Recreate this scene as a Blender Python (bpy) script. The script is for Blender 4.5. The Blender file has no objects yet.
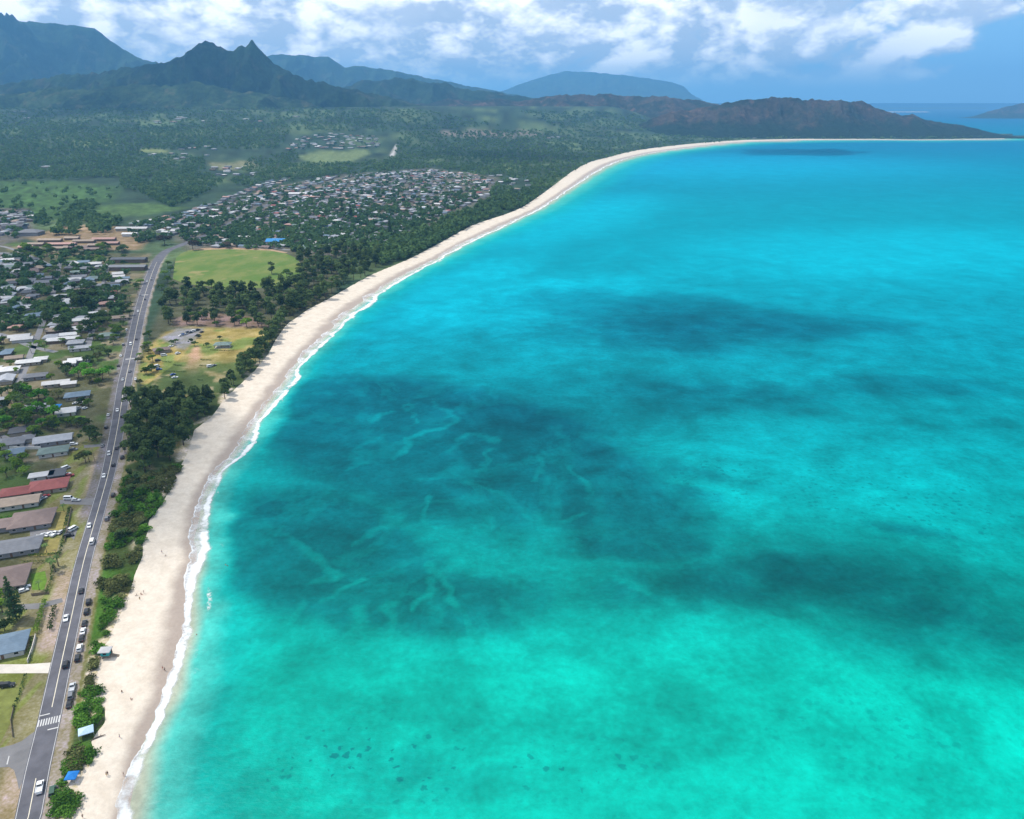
import bpy, bmesh, math, random
import numpy as np
from mathutils import Vector, Matrix

R = math.radians
scene = bpy.context.scene
COL = scene.collection

# ------------------------------------------------------------------ camera, light, exposure
CAM_H, PITCH, FPX, CX, CY = 200.0, R(21.7), 771.0, 512.0, 409.5
cam_d = bpy.data.cameras.new('camera')
cam_d.sensor_width = 36.0
cam_d.lens = FPX / 1024.0 * 36.0
cam_d.clip_start = 1.0
cam_d.clip_end = 600000.0
cam = bpy.data.objects.new('camera', cam_d)
COL.objects.link(cam)
cam.location = (0, 0, CAM_H)
cam.rotation_euler = (R(90) - PITCH, 0, 0)
scene.camera = cam

SUN_AZ, SUN_EL = R(-72), R(57)           # azimuth measured from +Y towards +X
SUNV = Vector((math.sin(SUN_AZ) * math.cos(SUN_EL), math.cos(SUN_AZ) * math.cos(SUN_EL), math.sin(SUN_EL)))
sd = bpy.data.lights.new('sun', 'SUN')
sd.energy = 4.2
sd.angle = R(0.5)
sd.color = (1.0, 0.955, 0.89)
so = bpy.data.objects.new('sun', sd)
COL.objects.link(so)
so.rotation_euler = SUNV.to_track_quat('Z', 'Y').to_euler()
so.location = (-800, 300, 1500)

scene.view_settings.view_transform = 'Standard'
scene.view_settings.look = 'None'
scene.view_settings.gamma = 1.0
scene.view_settings.use_curve_mapping = False
scene.view_settings.exposure = 0.0
scene.cycles.use_denoising = True
scene.cycles.max_bounces = 6
scene.cycles.diffuse_bounces = 2
scene.cycles.glossy_bounces = 2
scene.cycles.transparent_max_bounces = 12
scene.cycles.volume_bounces = 0

# ---- sky with a deck of cumulus
world = bpy.data.worlds.new('World')
scene.world = world
world.use_nodes = True
wt = world.node_tree
wt.nodes.clear()

class NT:
    """small helper for node trees"""
    def __init__(s, nt): s.nt = nt
    def n(s, t, **kw):
        nd = s.nt.nodes.new(t)
        ins = kw.pop('ins', {})
        for k, v in kw.items(): setattr(nd, k, v)
        for k, v in ins.items():
            if isinstance(v, bpy.types.NodeSocket): s.nt.links.new(v, nd.inputs[k])
            else: nd.inputs[k].default_value = v
        return nd
    def link(s, a, b): s.nt.links.new(a, b)
    def math(s, op, a, b=None, clamp=False):
        i = {0: a}
        if b is not None: i[1] = b
        return s.n('ShaderNodeMath', operation=op, use_clamp=clamp, ins=i).outputs[0]
    def mix(s, f, a, b, mode='MIX'):
        nd = s.n('ShaderNodeMix', data_type='RGBA', blend_type=mode)
        for k, v in ((0, f), (6, a), (7, b)):
            if isinstance(v, bpy.types.NodeSocket): s.nt.links.new(v, nd.inputs[k])
            else: nd.inputs[k].default_value = v if k == 0 else (tuple(v) + (1,) if len(v) == 3 else v)
        return nd.outputs[2]
    def ss(s, v, a, b, lo=0.0, hi=1.0):
        nd = s.n('ShaderNodeMapRange', interpolation_type='SMOOTHSTEP', ins={0: v, 1: a, 2: b, 3: lo, 4: hi})
        return nd.outputs[0]
    def lin(s, v, a, b, lo=0.0, hi=1.0):
        return s.n('ShaderNodeMapRange', ins={0: v, 1: a, 2: b, 3: lo, 4: hi}).outputs[0]
    def noise(s, vec, scale, detail=4, rough=0.55, dist=0.0, **kw):
        return s.n('ShaderNodeTexNoise', ins={'Vector': vec, 'Scale': scale, 'Detail': detail, 'Roughness': rough, 'Distortion': dist}, **kw).outputs[0]
    def vmul(s, v, xyz):
        return s.n('ShaderNodeVectorMath', operation='MULTIPLY', ins={0: v, 1: xyz}).outputs[0]
    def vadd(s, v, xyz):
        return s.n('ShaderNodeVectorMath', operation='ADD', ins={0: v, 1: xyz}).outputs[0]

w = NT(wt)
sky = w.n('ShaderNodeTexSky', sky_type='NISHITA', sun_disc=False, sun_elevation=SUN_EL, sun_rotation=SUN_AZ,
          altitude=200.0, air_density=1.0, dust_density=0.6, ozone_density=2.0)
tc = w.n('ShaderNodeTexCoord')
sep = w.n('ShaderNodeSeparateXYZ', ins={0: tc.outputs['Generated']})
dz, dx = sep.outputs[2], sep.outputs[0]
def billow(vec, sc, octs=5):
    tot = None
    for k in range(octs):
        nz = w.noise(w.vadd(vec, (3.1 * k, 1.7 * k, 0.9 * k)), sc * 2.1 ** k, 1.0, 0.4)
        v = w.math('MULTIPLY', w.math('ABSOLUTE', w.math('SUBTRACT', nz, 0.5)), 2.0 * 0.58 ** k)
        tot = v if tot is None else w.math('ADD', tot, v)
    return tot
P = w.vmul(tc.outputs['Generated'], (1.0, 1.0, 1.9))
b1 = billow(P, 5.6)
b2 = billow(w.vadd(P, (-0.016, 0.0, 0.034)), 5.6)
nb = w.noise(w.vmul(tc.outputs['Generated'], (1.0, 1.0, 2.6)), 4.2, 3, 0.5)
# cover: a bank over the hills on the left, broken on the right, thin towards the horizon
cov = w.math('ADD', w.math('MULTIPLY', w.ss(dx, 0.60, 0.10), 0.74), w.math('MULTIPLY', w.math('SUBTRACT', nb, 0.5), 1.5))
dens = w.math('ADD', w.math('ADD', b1, cov), w.math('SUBTRACT', w.math('MULTIPLY', w.ss(dz, 0.015, 0.08), 0.10), 0.10))
mask = w.math('MULTIPLY', w.ss(dens, 0.38, 0.74), w.ss(dz, 0.012, 0.050))
lit = w.math('ADD', 0.40, w.math('MULTIPLY', w.math('SUBTRACT', b1, b2), 2.6), clamp=True)
lit = w.math('MULTIPLY', w.math('ADD', lit, w.math('MULTIPLY', w.math('SUBTRACT', b1, 0.35), 0.5), clamp=True), w.ss(nb, 0.75, 0.45, 0.55, 1.0), clamp=True)
ccol = w.mix(lit, (6.0, 7.4, 9.6), (17.0, 17.0, 17.0))
# thin veil near the horizon
veil = w.mix(w.ss(dz, 0.22, 0.0, 0.15, 0.75), sky.outputs[0], (2.0, 7.0, 13.2))
skyc = w.mix(mask, veil, ccol)
bg = w.n('ShaderNodeBackground', ins={'Color': skyc, 'Strength': 0.1})
wo = w.n('ShaderNodeOutputWorld', ins={0: bg.outputs[0]})
world.cycles.sampling_method = 'MANUAL'
world.cycles.sample_map_resolution = 1024

# ------------------------------------------------------------------ picking places on the ground
CP, SP = math.cos(PITCH), math.sin(PITCH)
LZ = 2.5                                    # level of the coastal plain above the sea
def ray(px, py):
    a, b = (px - CX) / FPX, (CY - py) / FPX
    return Vector((a, CP + b * SP, -SP + b * CP))
def land_z(x, y):
    """the plain climbs gently towards the foot of the mountains"""
    if y < 1800 or RISE is None: return LZ
    i = min(max((y - RY0) / RST, 0), RISE.shape[0] - 1.001); j = min(max((x - RX0) / RST, 0), RISE.shape[1] - 1.001)
    a, b = int(i), int(j); f, g = i - a, j - b
    return LZ + (RISE[a, b] * (1 - g) + RISE[a, b + 1] * g) * (1 - f) + (RISE[a + 1, b] * (1 - g) + RISE[a + 1, b + 1] * g) * f
RISE, RX0, RY0, RST = None, -9000.0, 1500.0, 60.0
def G(px, py, z=None):
    d = ray(px, py)
    if z is None:
        z = LZ
        if py < 178:
            lo, hi = 300.0, (LZ - CAM_H) / d.z * 1.0
            for _ in range(40):
                t = 0.5 * (lo + hi)
                if CAM_H + d.z * t > land_z(d.x * t, d.y * t): lo = t
                else: hi = t
            z = CAM_H + d.z * lo
    t = (z - CAM_H) / d.z
    return Vector((d.x * t, d.y * t, z))
def at_dist(px, py, D):
    d = ray(px, py)
    return Vector((d.x * D / d.y, D, CAM_H + d.z * D / d.y))
def PX(x, y, z=LZ):
    zz = max(z, land_z(x, y)) - CAM_H
    dep = y * CP - zz * SP
    up = y * SP + zz * CP
    return CX + FPX * x / dep, CY - FPX * up / dep
def gl(pts, z=None): return np.array([G(*p, z)[:2] for p in pts])

# ------------------------------------------------------------------ numpy noise and geometry helpers
def _h(ix, iy, s):
    n = (ix.astype(np.int64) * 374761393 + iy.astype(np.int64) * 668265263 + s * 974634777) & 0x7fffffff
    n = ((n ^ (n >> 13)) * 1274126177) & 0x7fffffff
    return ((n ^ (n >> 16)) & 0xffff) / 65535.0
def vnoise(x, y, s=0):
    ix, iy = np.floor(x), np.floor(y)
    fx, fy = x - ix, y - iy
    fx, fy = fx * fx * (3 - 2 * fx), fy * fy * (3 - 2 * fy)
    a, b, c, d = _h(ix, iy, s), _h(ix + 1, iy, s), _h(ix, iy + 1, s), _h(ix + 1, iy + 1, s)
    return (a * (1 - fx) + b * fx) * (1 - fy) + (c * (1 - fx) + d * fx) * fy
def fbm(x, y, o=4, s=0, g=0.5):
    v, a, t = 0, 1.0, 0
    for k in range(o):
        v = v + a * vnoise(x * 2 ** k + 17.3 * k, y * 2 ** k - 9.1 * k, s + k); t += a; a *= g
    return v / t
def ridged(x, y, o=4, s=0):
    v, a, t = 0, 1.0, 0
    for k in range(o):
        v = v + a * (1 - np.abs(2 * vnoise(x * 2 ** k + 5.7 * k, y * 2 ** k + 3.3 * k, s + k) - 1)); t += a; a *= 0.5
    return v / t
def sstep(x, a, b):
    t = np.clip((x - a) / (b - a), 0, 1)
    return t * t * (3 - 2 * t)
def pline(X, Y, pts):
    """distance to a polyline, side (+ is left of travel), and position along it"""
    best = np.full(X.shape, 1e18); side = np.zeros(X.shape); al = np.zeros(X.shape); acc = 0.0
    for (ax, ay), (bx, by) in zip(pts[:-1], pts[1:]):
        ex, ey = bx - ax, by - ay; L2 = ex * ex + ey * ey + 1e-9; L = math.sqrt(L2)
        t = np.clip(((X - ax) * ex + (Y - ay) * ey) / L2, 0, 1)
        ddx, ddy = X - ax - t * ex, Y - ay - t * ey
        d = ddx * ddx + ddy * ddy
        m = d < best
        best = np.where(m, d, best); side = np.where(m, ex * ddy - ey * ddx, side); al = np.where(m, acc + t * L, al); acc += L
    return np.sqrt(best), np.sign(side), al
def inpoly(X, Y, poly):
    ins = np.zeros(X.shape, bool); n = len(poly)
    for i in range(n):
        x1, y1 = poly[i]; x2, y2 = poly[(i + 1) % n]
        if y1 == y2: continue
        c = ((y1 > Y) != (y2 > Y)) & (X < (x2 - x1) * (Y - y1) / (y2 - y1) + x1)
        ins ^= c
    return ins
def smooth_line(pts, step, closed=False):
    """Catmull-Rom through 2-D points, resampled about every step metres"""
    P_ = [np.array(p, float) for p in pts]
    out = []
    n = len(P_)
    for i in range(n - 1):
        p0, p1, p2, p3 = P_[max(i - 1, 0)], P_[i], P_[i + 1], P_[min(i + 2, n - 1)]
        k = max(1, int(np.linalg.norm(p2 - p1) / step))
        for j in range(k):
            t = j / k
            out.append(0.5 * (2 * p1 + (p2 - p0) * t + (2 * p0 - 5 * p1 + 4 * p2 - p3) * t * t + (3 * p1 - p0 - 3 * p2 + p3) * t ** 3))
    out.append(P_[-1])
    return np.array(out)

def np_mesh(name, V, F, attrs=None, smooth=False, mats=()):
    """V (n,3); F (m,3|4) int; attrs: name -> (n,4) float colours or (n,) floats"""
    me = bpy.data.meshes.new(name)
    V = np.asarray(V, np.float32); F = np.asarray(F, np.int32)
    k = F.shape[1]
    me.vertices.add(len(V)); me.vertices.foreach_set('co', V.ravel())
    me.loops.add(F.size); me.loops.foreach_set('vertex_index', F.ravel())
    me.polygons.add(len(F))
    me.polygons.foreach_set('loop_start', np.arange(0, F.size, k, dtype=np.int32))
    me.polygons.foreach_set('loop_total', np.full(len(F), k, np.int32))
    me.update(calc_edges=True)
    for an, av in (attrs or {}).items():
        av = np.asarray(av, np.float32)
        if av.ndim == 1:
            a = me.attributes.new(an, 'FLOAT', 'POINT'); a.data.foreach_set('value', av)
        else:
            if av.shape[1] == 3: av = np.concatenate([av, np.ones((len(av), 1), np.float32)], 1)
            a = me.attributes.new(an, 'FLOAT_COLOR', 'POINT'); a.data.foreach_set('color', av.ravel())
    if smooth: me.polygons.foreach_set('use_smooth', np.ones(len(F), bool))
    for m in mats: me.materials.append(m)
    return me
def grid_faces(nu, nv):
    i = np.arange(nu * nv).reshape(nv, nu)
    return np.stack([i[:-1, :-1], i[:-1, 1:], i[1:, 1:], i[1:, :-1]], -1).reshape(-1, 4)

def link(name, me, parent=None, loc=None, rz=None):
    o = bpy.data.objects.new(name, me); COL.objects.link(o)
    if parent is not None: o.parent = parent
    if loc is not None: o.location = loc
    if rz is not None: o.rotation_euler = (0, 0, rz)
    return o
def struct(name, me, kind='structure', **kw):
    o = link(name, me, **kw); o['kind'] = kind
    return o
def tag(o, label, cat, group=None):
    o['label'] = label; o['category'] = cat
    if group: o['group'] = group
    return o
def empty(name, loc, rz=0.0, sc=1.0):
    o = bpy.data.objects.new(name, None); COL.objects.link(o)
    o.empty_display_size = 0.5
    o.location = loc; o.rotation_euler = (0, 0, rz); o.scale = (sc, sc, sc)
    return o

class MB:
    """collects boxes, prisms and lathes; build() makes ONE mesh"""
    def __init__(s): s.v = []; s.f = []; s.mi = []
    def add(s, vs, fs, mi=0, M=None):
        b = len(s.v)
        for v in vs:
            v = Vector(v)
            s.v.append(tuple(M @ v if M else v))
        s.f += [tuple(b + i for i in f) for f in fs]; s.mi += [mi] * len(fs)
    def box(s, x0, x1, y0, y1, z0, z1, mi=0, M=None):
        s.add([(x0, y0, z0), (x1, y0, z0), (x1, y1, z0), (x0, y1, z0), (x0, y0, z1), (x1, y0, z1), (x1, y1, z1), (x0, y1, z1)],
              [(3, 2, 1, 0), (4, 5, 6, 7), (0, 1, 5, 4), (1, 2, 6, 5), (2, 3, 7, 6), (3, 0, 4, 7)], mi, M)
    def tube(s, pts, rad, n=8, mi=0):
        pts = [Vector(p) for p in pts]; b = len(s.v)
        for i, p in enumerate(pts):
            t = (pts[min(i + 1, len(pts) - 1)] - pts[max(i - 1, 0)]).normalized()
            u = t.orthogonal().normalized(); w_ = t.cross(u)
            if i and abs(t.z) > 0.0:
                u = (Vector((1, 0, 0)) - t * t.x).normalized() if abs(t.x) < 0.95 else (Vector((0, 1, 0)) - t * t.y).normalized(); w_ = t.cross(u)
            elif abs(t.x) < 0.95:
                u = (Vector((1, 0, 0)) - t * t.x).normalized(); w_ = t.cross(u)
            r_ = rad[i] if isinstance(rad, (list, tuple)) else rad
            for k in range(n):
                a = 2 * math.pi * k / n
                s.v.append(tuple(p + u * (r_ * math.cos(a)) + w_ * (r_ * math.sin(a))))
        for i in range(len(pts) - 1):
            for k in range(n):
                a, c = b + i * n + k, b + i * n + (k + 1) % n
                s.f.append((a, c, c + n, a + n)); s.mi.append(mi)
        s.f.append(tuple(b + k for k in range(n))[::-1]); s.mi.append(mi)
        e = b + (len(pts) - 1) * n
        s.f.append(tuple(e + k for k in range(n))); s.mi.append(mi)
    def mesh(s, name, *mats, smooth=False):
        me = bpy.data.meshes.new(name); me.from_pydata(s.v, [], s.f)
        for m in mats: me.materials.append(m)
        me.polygons.foreach_set('material_index', s.mi)
        if smooth: me.polygons.foreach_set('use_smooth', [True] * len(s.f))
        me.update()
        return me

# ------------------------------------------------------------------ materials
def new_mat(name):
    m = bpy.data.materials.new(name); m.use_nodes = True
    m.node_tree.nodes.clear()
    return m, NT(m.node_tree)
def finish(n, col, rough=0.9, spec=0.2, normal=None, alpha=None, extra=None, trans=None):
    p = n.n('ShaderNodeBsdfPrincipled', ins={'Roughness': rough, 'Specular IOR Level': spec})
    if isinstance(col, bpy.types.NodeSocket): n.link(col, p.inputs['Base Color'])
    else: p.inputs['Base Color'].default_value = tuple(col) + (1,)
    if normal is not None: n.link(normal, p.inputs['Normal'])
    if alpha is not None: n.link(alpha, p.inputs['Alpha'])
    for k, v in (extra or {}).items():
        if isinstance(v, bpy.types.NodeSocket): n.link(v, p.inputs[k])
        else: p.inputs[k].default_value = v
    n.n('ShaderNodeOutputMaterial', ins={0: p.outputs[0]})
    return p
def plain(name, col, rough=0.8, spec=0.25, var=0.18, scale=0.6, metal=0.0, obj_var=0.0):
    m, n = new_mat(name)
    geo = n.n('ShaderNodeTexCoord').outputs['Object']
    k = n.noise(geo, scale, 4, 0.6)
    f = n.lin(k, 0.25, 0.75, 1 - var, 1 + var)
    if obj_var:
        oi = n.n('ShaderNodeObjectInfo').outputs['Random']
        f = n.math('MULTIPLY', f, n.lin(oi, 0, 1, 1 - obj_var, 1 + obj_var))
    c = n.mix(1.0, col, n.n('ShaderNodeCombineXYZ', ins={0: f, 1: f, 2: f}).outputs[0], 'MULTIPLY')
    finish(n, c, rough, spec, extra={'Metallic': metal})
    return m

# ------------------------------------------------------------------ layout lines (read off once, kept as places on the ground)
PAIRS = [((48,880),(108,880)),((60,850),(118,850)),((73,813),(128,815)),((82,800),(131,800)),((76,786),(134,785)),((82,773),(136,770)),((92,761),(138,757)),
 ((93,750),(141,747)),((90,742),(145,740)),((96,732),(150,728)),((104,722),(157,714)),((104,704),(166,700)),((101,696),(170,690)),((96,683),(173,678)),
 ((97,668),(177,662)),((101,656),(181,650)),((103,646),(184,640)),((108,640),(186,632)),((114,625),(187,616)),((122,609),(188,600)),((130,589),(190,582)),
 ((135,572),(195,566)),((142,556),(197,552)),((142,544),(194,540)),((147,532),(197,528)),((149,520),(200,515)),((160,506),(202,500)),((170,488),(209,484)),
 ((178,470),(222,466)),((187,453),(236,449)),((194,430),(252,426)),((211,417),(262,411)),((225,398),(276,392)),((239,385),(285,380)),((254,371),(294,366)),
 ((268,354),(309,350)),((276,339),(325,336)),((287,324),(338,322)),((307,310),(353,308)),((330,298),(369,297)),((349,287),(386,285)),((371,275),(407,273)),
 ((409,259),(438,258)),((440,243),(466,242)),((471,226),(506,224)),((521,208),(541,207)),((552,187),(573,186)),((572,172),(594,172)),((588,163),(612,163)),
 ((610,157),(634,156.4)),((640,150),(662,151.2)),((690,144),(704,146.0)),((735,140.6),(742,142.2)),((800,138.9),(802,140.4)),((870,139.0),(872,139.8)),
 ((920,139.5),(922,140.1)),((1003,138.4),(1006,138.9))]
VEG = np.array([G(*a, LZ)[:2] for a, b in PAIRS])
SHO = np.array([G(*b, 0)[:2] for a, b in PAIRS])
_gx, _gy = np.meshgrid(np.arange(RX0, 5000, RST), np.arange(RY0, 9500, RST))
_d, _, _ = pline(_gx, _gy, VEG)
_d = np.where(inpoly(_gx, _gy, [tuple(p) for p in VEG] + [(3600, 5200), (3300, 5900), (1900, 6900), (1900, 9600), (-60000, 9600), (-60000, -2000), (-150, -2000)]), _d, 0)
_t = np.hypot(_gx * 0.35, _gy)
RISE = 172.0 * sstep(_t, 1700, 5200) * sstep(_d, 150, 1900) + 7 * (fbm(_gx / 400, _gy / 400, 3, 20) - .4) * sstep(_d, 100, 800) * sstep(_gy, 2200, 3000)
RISE = np.maximum(RISE, 0) * sstep(_gx, 1500, 700)
ROAD_PX = [(2,890),(16,850),(28,819),(38,768),(49,721),(62,660),(73,610),(84,560),(101,500),(109.5,468),(118,425),(124.5,385),(131,355),(140,312),(149,282),(157,262),(166,251.5),(180,245.5),(197,239),(220,229),(246,215),(272,203),(300,193)]
ROAD = smooth_line(gl(ROAD_PX), 12.0)
def road_frame(X, Y):
    """distance from the road's middle (+ seaward) and unit heading at the nearest place"""
    d = np.hypot(ROAD[:, 0] - X, ROAD[:, 1] - Y); i = int(np.argmin(d)); i = min(max(i, 1), len(ROAD) - 2)
    t = ROAD[i + 1] - ROAD[i - 1]; t = t / np.linalg.norm(t)
    e = np.array([X, Y]) - ROAD[i]
    return t[1] * e[0] - t[0] * e[1], t

FAR_BACK = [(3600, 5200), (3300, 5900), (1900, 6900), (1900, 9000), (2600, 14000), (1500, 26000), (-60000, 26000), (-60000, -2000), (-150, -2000)]
LAND_POLY = [tuple(p) for p in VEG] + FAR_BACK

def fan(d0, d1, n_d, x0, x1, n_x, z0):
    """a sheet whose cells grow with distance; x0, x1 = sideways extent per metre of distance"""
    ang = np.linspace(math.atan2(z0, d0), math.atan2(z0, d1), n_d)
    D = z0 / np.tan(ang)
    u = np.linspace(x0, x1, n_x)
    Dg, U = np.meshgrid(D, u, indexing='ij')
    return U * (Dg + 60), Dg

# ------------------------------------------------------------------ ground
def poly_mask(X, Y, px, soft=3.0):
    P_ = gl(px); ins = inpoly(X, Y, P_); d, _, _ = pline(X, Y, np.vstack([P_, P_[:1]]))
    return sstep(np.where(ins, d, -d), -soft, soft)
def ground_colour(X, Y):
    C = np.empty(X.shape + (3,))
    n1 = fbm(X / 160, Y / 240, 4, 1); n2 = fbm(X / 14, Y / 14, 3, 2); n3 = fbm(X / 45, Y / 45, 3, 3)
    base = np.array([0.026, 0.050, 0.025]); lite = np.array([0.075, 0.110, 0.042])
    k = sstep(n1, 0.50, 0.72)[..., None]
    C[:] = base * (1 - k) + lite * k
    def put(m, col, vary=0.25):
        nonlocal C
        f = (1 + vary * (n2 - 0.5) * 2)[..., None]
        C = C * (1 - m[..., None]) + np.array(col) * f * m[..., None]
    Xj, Yj = X + 5 * (fbm(X / 9, Y / 9, 3, 5) - 0.5), Y + 5 * (fbm(X / 9, Y / 9, 3, 6) - 0.5)
    mott = fbm(X / 38, Y / 60, 4, 7)
    C *= (1 + 1.5 * (mott - 0.5))[..., None]
    # far fields and clearings
    put(poly_mask(X, Y, [(-300,188),(-40,184),(60,183),(122,188),(110,202),(84,206),(70,220),(-300,216)], 25), (0.046, 0.096, 0.022), 0.8)
    put(poly_mask(X, Y, [(80,206),(150,203),(190,208),(140,216),(78,214)], 20), (0.060, 0.108, 0.028), 0.6)
    put(poly_mask(X, Y, [(295,157),(318,151),(366,150),(372,153),(352,161),(318,163)], 15), (0.13, 0.17, 0.065), 0.3)
    put(poly_mask(X, Y, [(430,133),(470,131),(530,132.5),(542,135),(500,137),(440,136)], 15), (0.20, 0.165, 0.130), 0.3)
    put(poly_mask(X, Y, [(390,155),(396,144),(398,144),(394,156)], 6), (0.45, 0.42, 0.40), 0.1)
    put(poly_mask(X, Y, [(140,150),(165,148),(170,151),(145,152.5)], 12), (0.2, 0.23, 0.08), 0.3)
    put(poly_mask(X, Y, [(70,140),(110,139),(118,146),(75,147)], 12), (0.12, 0.16, 0.055), 0.4)
    put(poly_mask(X, Y, [(205,164),(250,161),(262,166),(225,171)], 10), (0.15, 0.15, 0.075), 0.4)
    # built-up land
    town = poly_mask(X, Y, [(172,236),(205,213),(262,190),(330,176),(430,168),(500,178),(486,200),(430,226),(385,250),(300,262),(262,252),(186,250)], 14)
    put(town, (0.105, 0.098, 0.072), 0.5)
    left = poly_mask(X, Y, [(-400,232),(0,236),(60,252),(150,254),(146,300),(128,380),(108,460),(80,560),(50,700),(20,850),(-60,1000),(-500,800)], 6)
    put(left, (0.085, 0.085, 0.040), 0.5)
    put(left * sstep(n3, 0.50, 0.60), (0.060, 0.098, 0.022), 0.4)
    put(left * sstep(fbm(X / 22, Y / 22, 3, 9), 0.56, 0.66), (0.19, 0.16, 0.095), 0.3)
    put(poly_mask(Xj, Yj, [(-100,208),(28,208),(36,236),(0,246),(-100,246)], 10), (0.11, 0.10, 0.08), 0.5)
    put(poly_mask(Xj, Yj, [(28,238),(62,226),(122,226),(150,238),(140,250),(60,250)], 8), (0.22, 0.155, 0.085), 0.45)
    put(poly_mask(Xj, Yj, [(64,229),(84,225),(88,228),(66,233)], 5), (0.46, 0.32, 0.20), 0.15)
    # seaward strip and park
    coast = poly_mask(X, Y, [(152,470),(148,400),(150,330),(166,300),(176,258),(300,252),(350,262),(330,300),(270,345),(230,395),(190,452)], 5)
    put(coast, (0.075, 0.078, 0.040), 0.5)
    park = poly_mask(Xj, Yj, [(146,350),(165,332),(190,326),(220,328),(258,326),(270,336),(262,352),(240,384),(206,398),(146,392),(138,372)], 4)
    put(park, (0.30, 0.23, 0.075), 0.35)
    put(park * sstep(fbm(X / 17, Y / 17, 3, 12), 0.48, 0.60), (0.15, 0.19, 0.045), 0.3)
    put(poly_mask(Xj, Yj, [(183,378),(188,362),(191,350),(198,346),(200,356),(198,372),(190,382)], 3), (0.45, 0.27, 0.16), 0.2)
    put(poly_mask(Xj, Yj, [(176,318),(200,312),(262,318),(266,328),(200,326),(172,326)], 5), (0.20, 0.135, 0.105), 0.3)
    put(poly_mask(Xj, Yj, [(160,338),(178,328),(204,328),(196,338),(186,350),(178,348)], 3), (0.22, 0.21, 0.20), 0.15)
    # strip between road and sand
    dv, sv, _ = pline(X, Y, VEG)
    dr, sr, _ = pline(X, Y, ROAD)
    near = sstep(Y, 640, 560)
    strip = near * (sr < 0) * (dv < 70)
    put(strip, (0.060, 0.088, 0.024), 0.4)
    put(strip * sstep(n2, 0.60, 0.70), (0.23, 0.19, 0.10), 0.3)
    put(strip * sstep(n3, 0.54, 0.62) * sstep(Y, 330, 290), (0.055, 0.125, 0.016), 0.3)
    put(near * sstep(dv, 7, 2) * sstep(n2, 0.42, 0.55), (0.55, 0.46, 0.34), 0.15)
    # road margins
    inhab = sstep(Y, 1150, 1000)
    verge = near * (sr > 0) * sstep(dr, 30, 24) * sstep(Y, 470, 430)
    put(verge, (0.185, 0.165, 0.080), 0.45)
    put(verge * sstep(fbm(X / 5, Y / 26, 3, 14), 0.50, 0.62), (0.16, 0.18, 0.045), 0.3)
    put(verge * sstep(dr, 12, 8) * sstep(n3, 0.42, 0.55), (0.29, 0.225, 0.155), 0.2)
    put(inhab * (sr > 0) * sstep(dr, 9.0, 7.5) * sstep(Y, 320, 370), (0.15, 0.135, 0.12), 0.2)
    put(inhab * (sr < 0) * sstep(dr, 8.4, 7.4), (0.26, 0.22, 0.175), 0.2)
    put(near * (sr < 0) * sstep(dr, 9.4, 8.4) * (dr > 7.6), (0.15, 0.145, 0.055), 0.3)
    return np.clip(C, 0.004, 0.8)

m_ground, n = new_mat('ground')
a = n.n('ShaderNodeAttribute', attribute_name='col').outputs[0]
pos = n.n('ShaderNodeNewGeometry').outputs['Position']
g1 = n.noise(pos, 0.9, 4, 0.65); g2 = n.noise(pos, 0.09, 4, 0.6)
f = n.math('MULTIPLY', n.lin(g1, 0.25, 0.75, 0.65, 1.35), n.lin(g2, 0.3, 0.7, 0.72, 1.25))
bump = n.n('ShaderNodeBump', ins={'Strength': 0.5, 'Distance': 0.5, 'Height': g1}).outputs[0]
finish(n, n.mix(1.0, a, n.n('ShaderNodeCombineXYZ', ins={0: f, 1: f, 2: n.math('MULTIPLY', f, f)}).outputs[0], 'MULTIPLY'), 0.95, 0.1, bump)

gx, gy = fan(95, 26000, 560, -1.25, 0.75, 760, CAM_H)
keep = inpoly(gx, gy, LAND_POLY)
dv, _, _ = pline(gx, gy, VEG)
sd_ = np.where(keep, dv, -dv)
gz = np.where(sd_ > 0, LZ, LZ + np.maximum(sd_, -40) * 0.35)
dback, _, _ = pline(gx, gy, np.array(FAR_BACK[:7]))
gz = np.where(~keep & (gy > 5000), np.minimum(gz, LZ - dback * 0.2), gz)
gz = np.where(keep & (sd_ > 0), np.array([land_z(a, b) for a, b in zip(gx.ravel(), gy.ravel())]).reshape(gx.shape), gz)
use = (sd_ > -60)
F = grid_faces(gx.shape[1], gx.shape[0])
uf = use.ravel()
F = F[uf[F].any(1)]
V = np.stack([gx.ravel(), gy.ravel(), gz.ravel()], 1)
idx = np.unique(F); rm = np.zeros(len(V), int); rm[idx] = np.arange(len(idx))
F = rm[F]; V = V[idx]
gc = ground_colour(gx.ravel()[idx], gy.ravel()[idx])
struct('ground', np_mesh('ground', V, F, {'col': gc}, True, [m_ground]))

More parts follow.
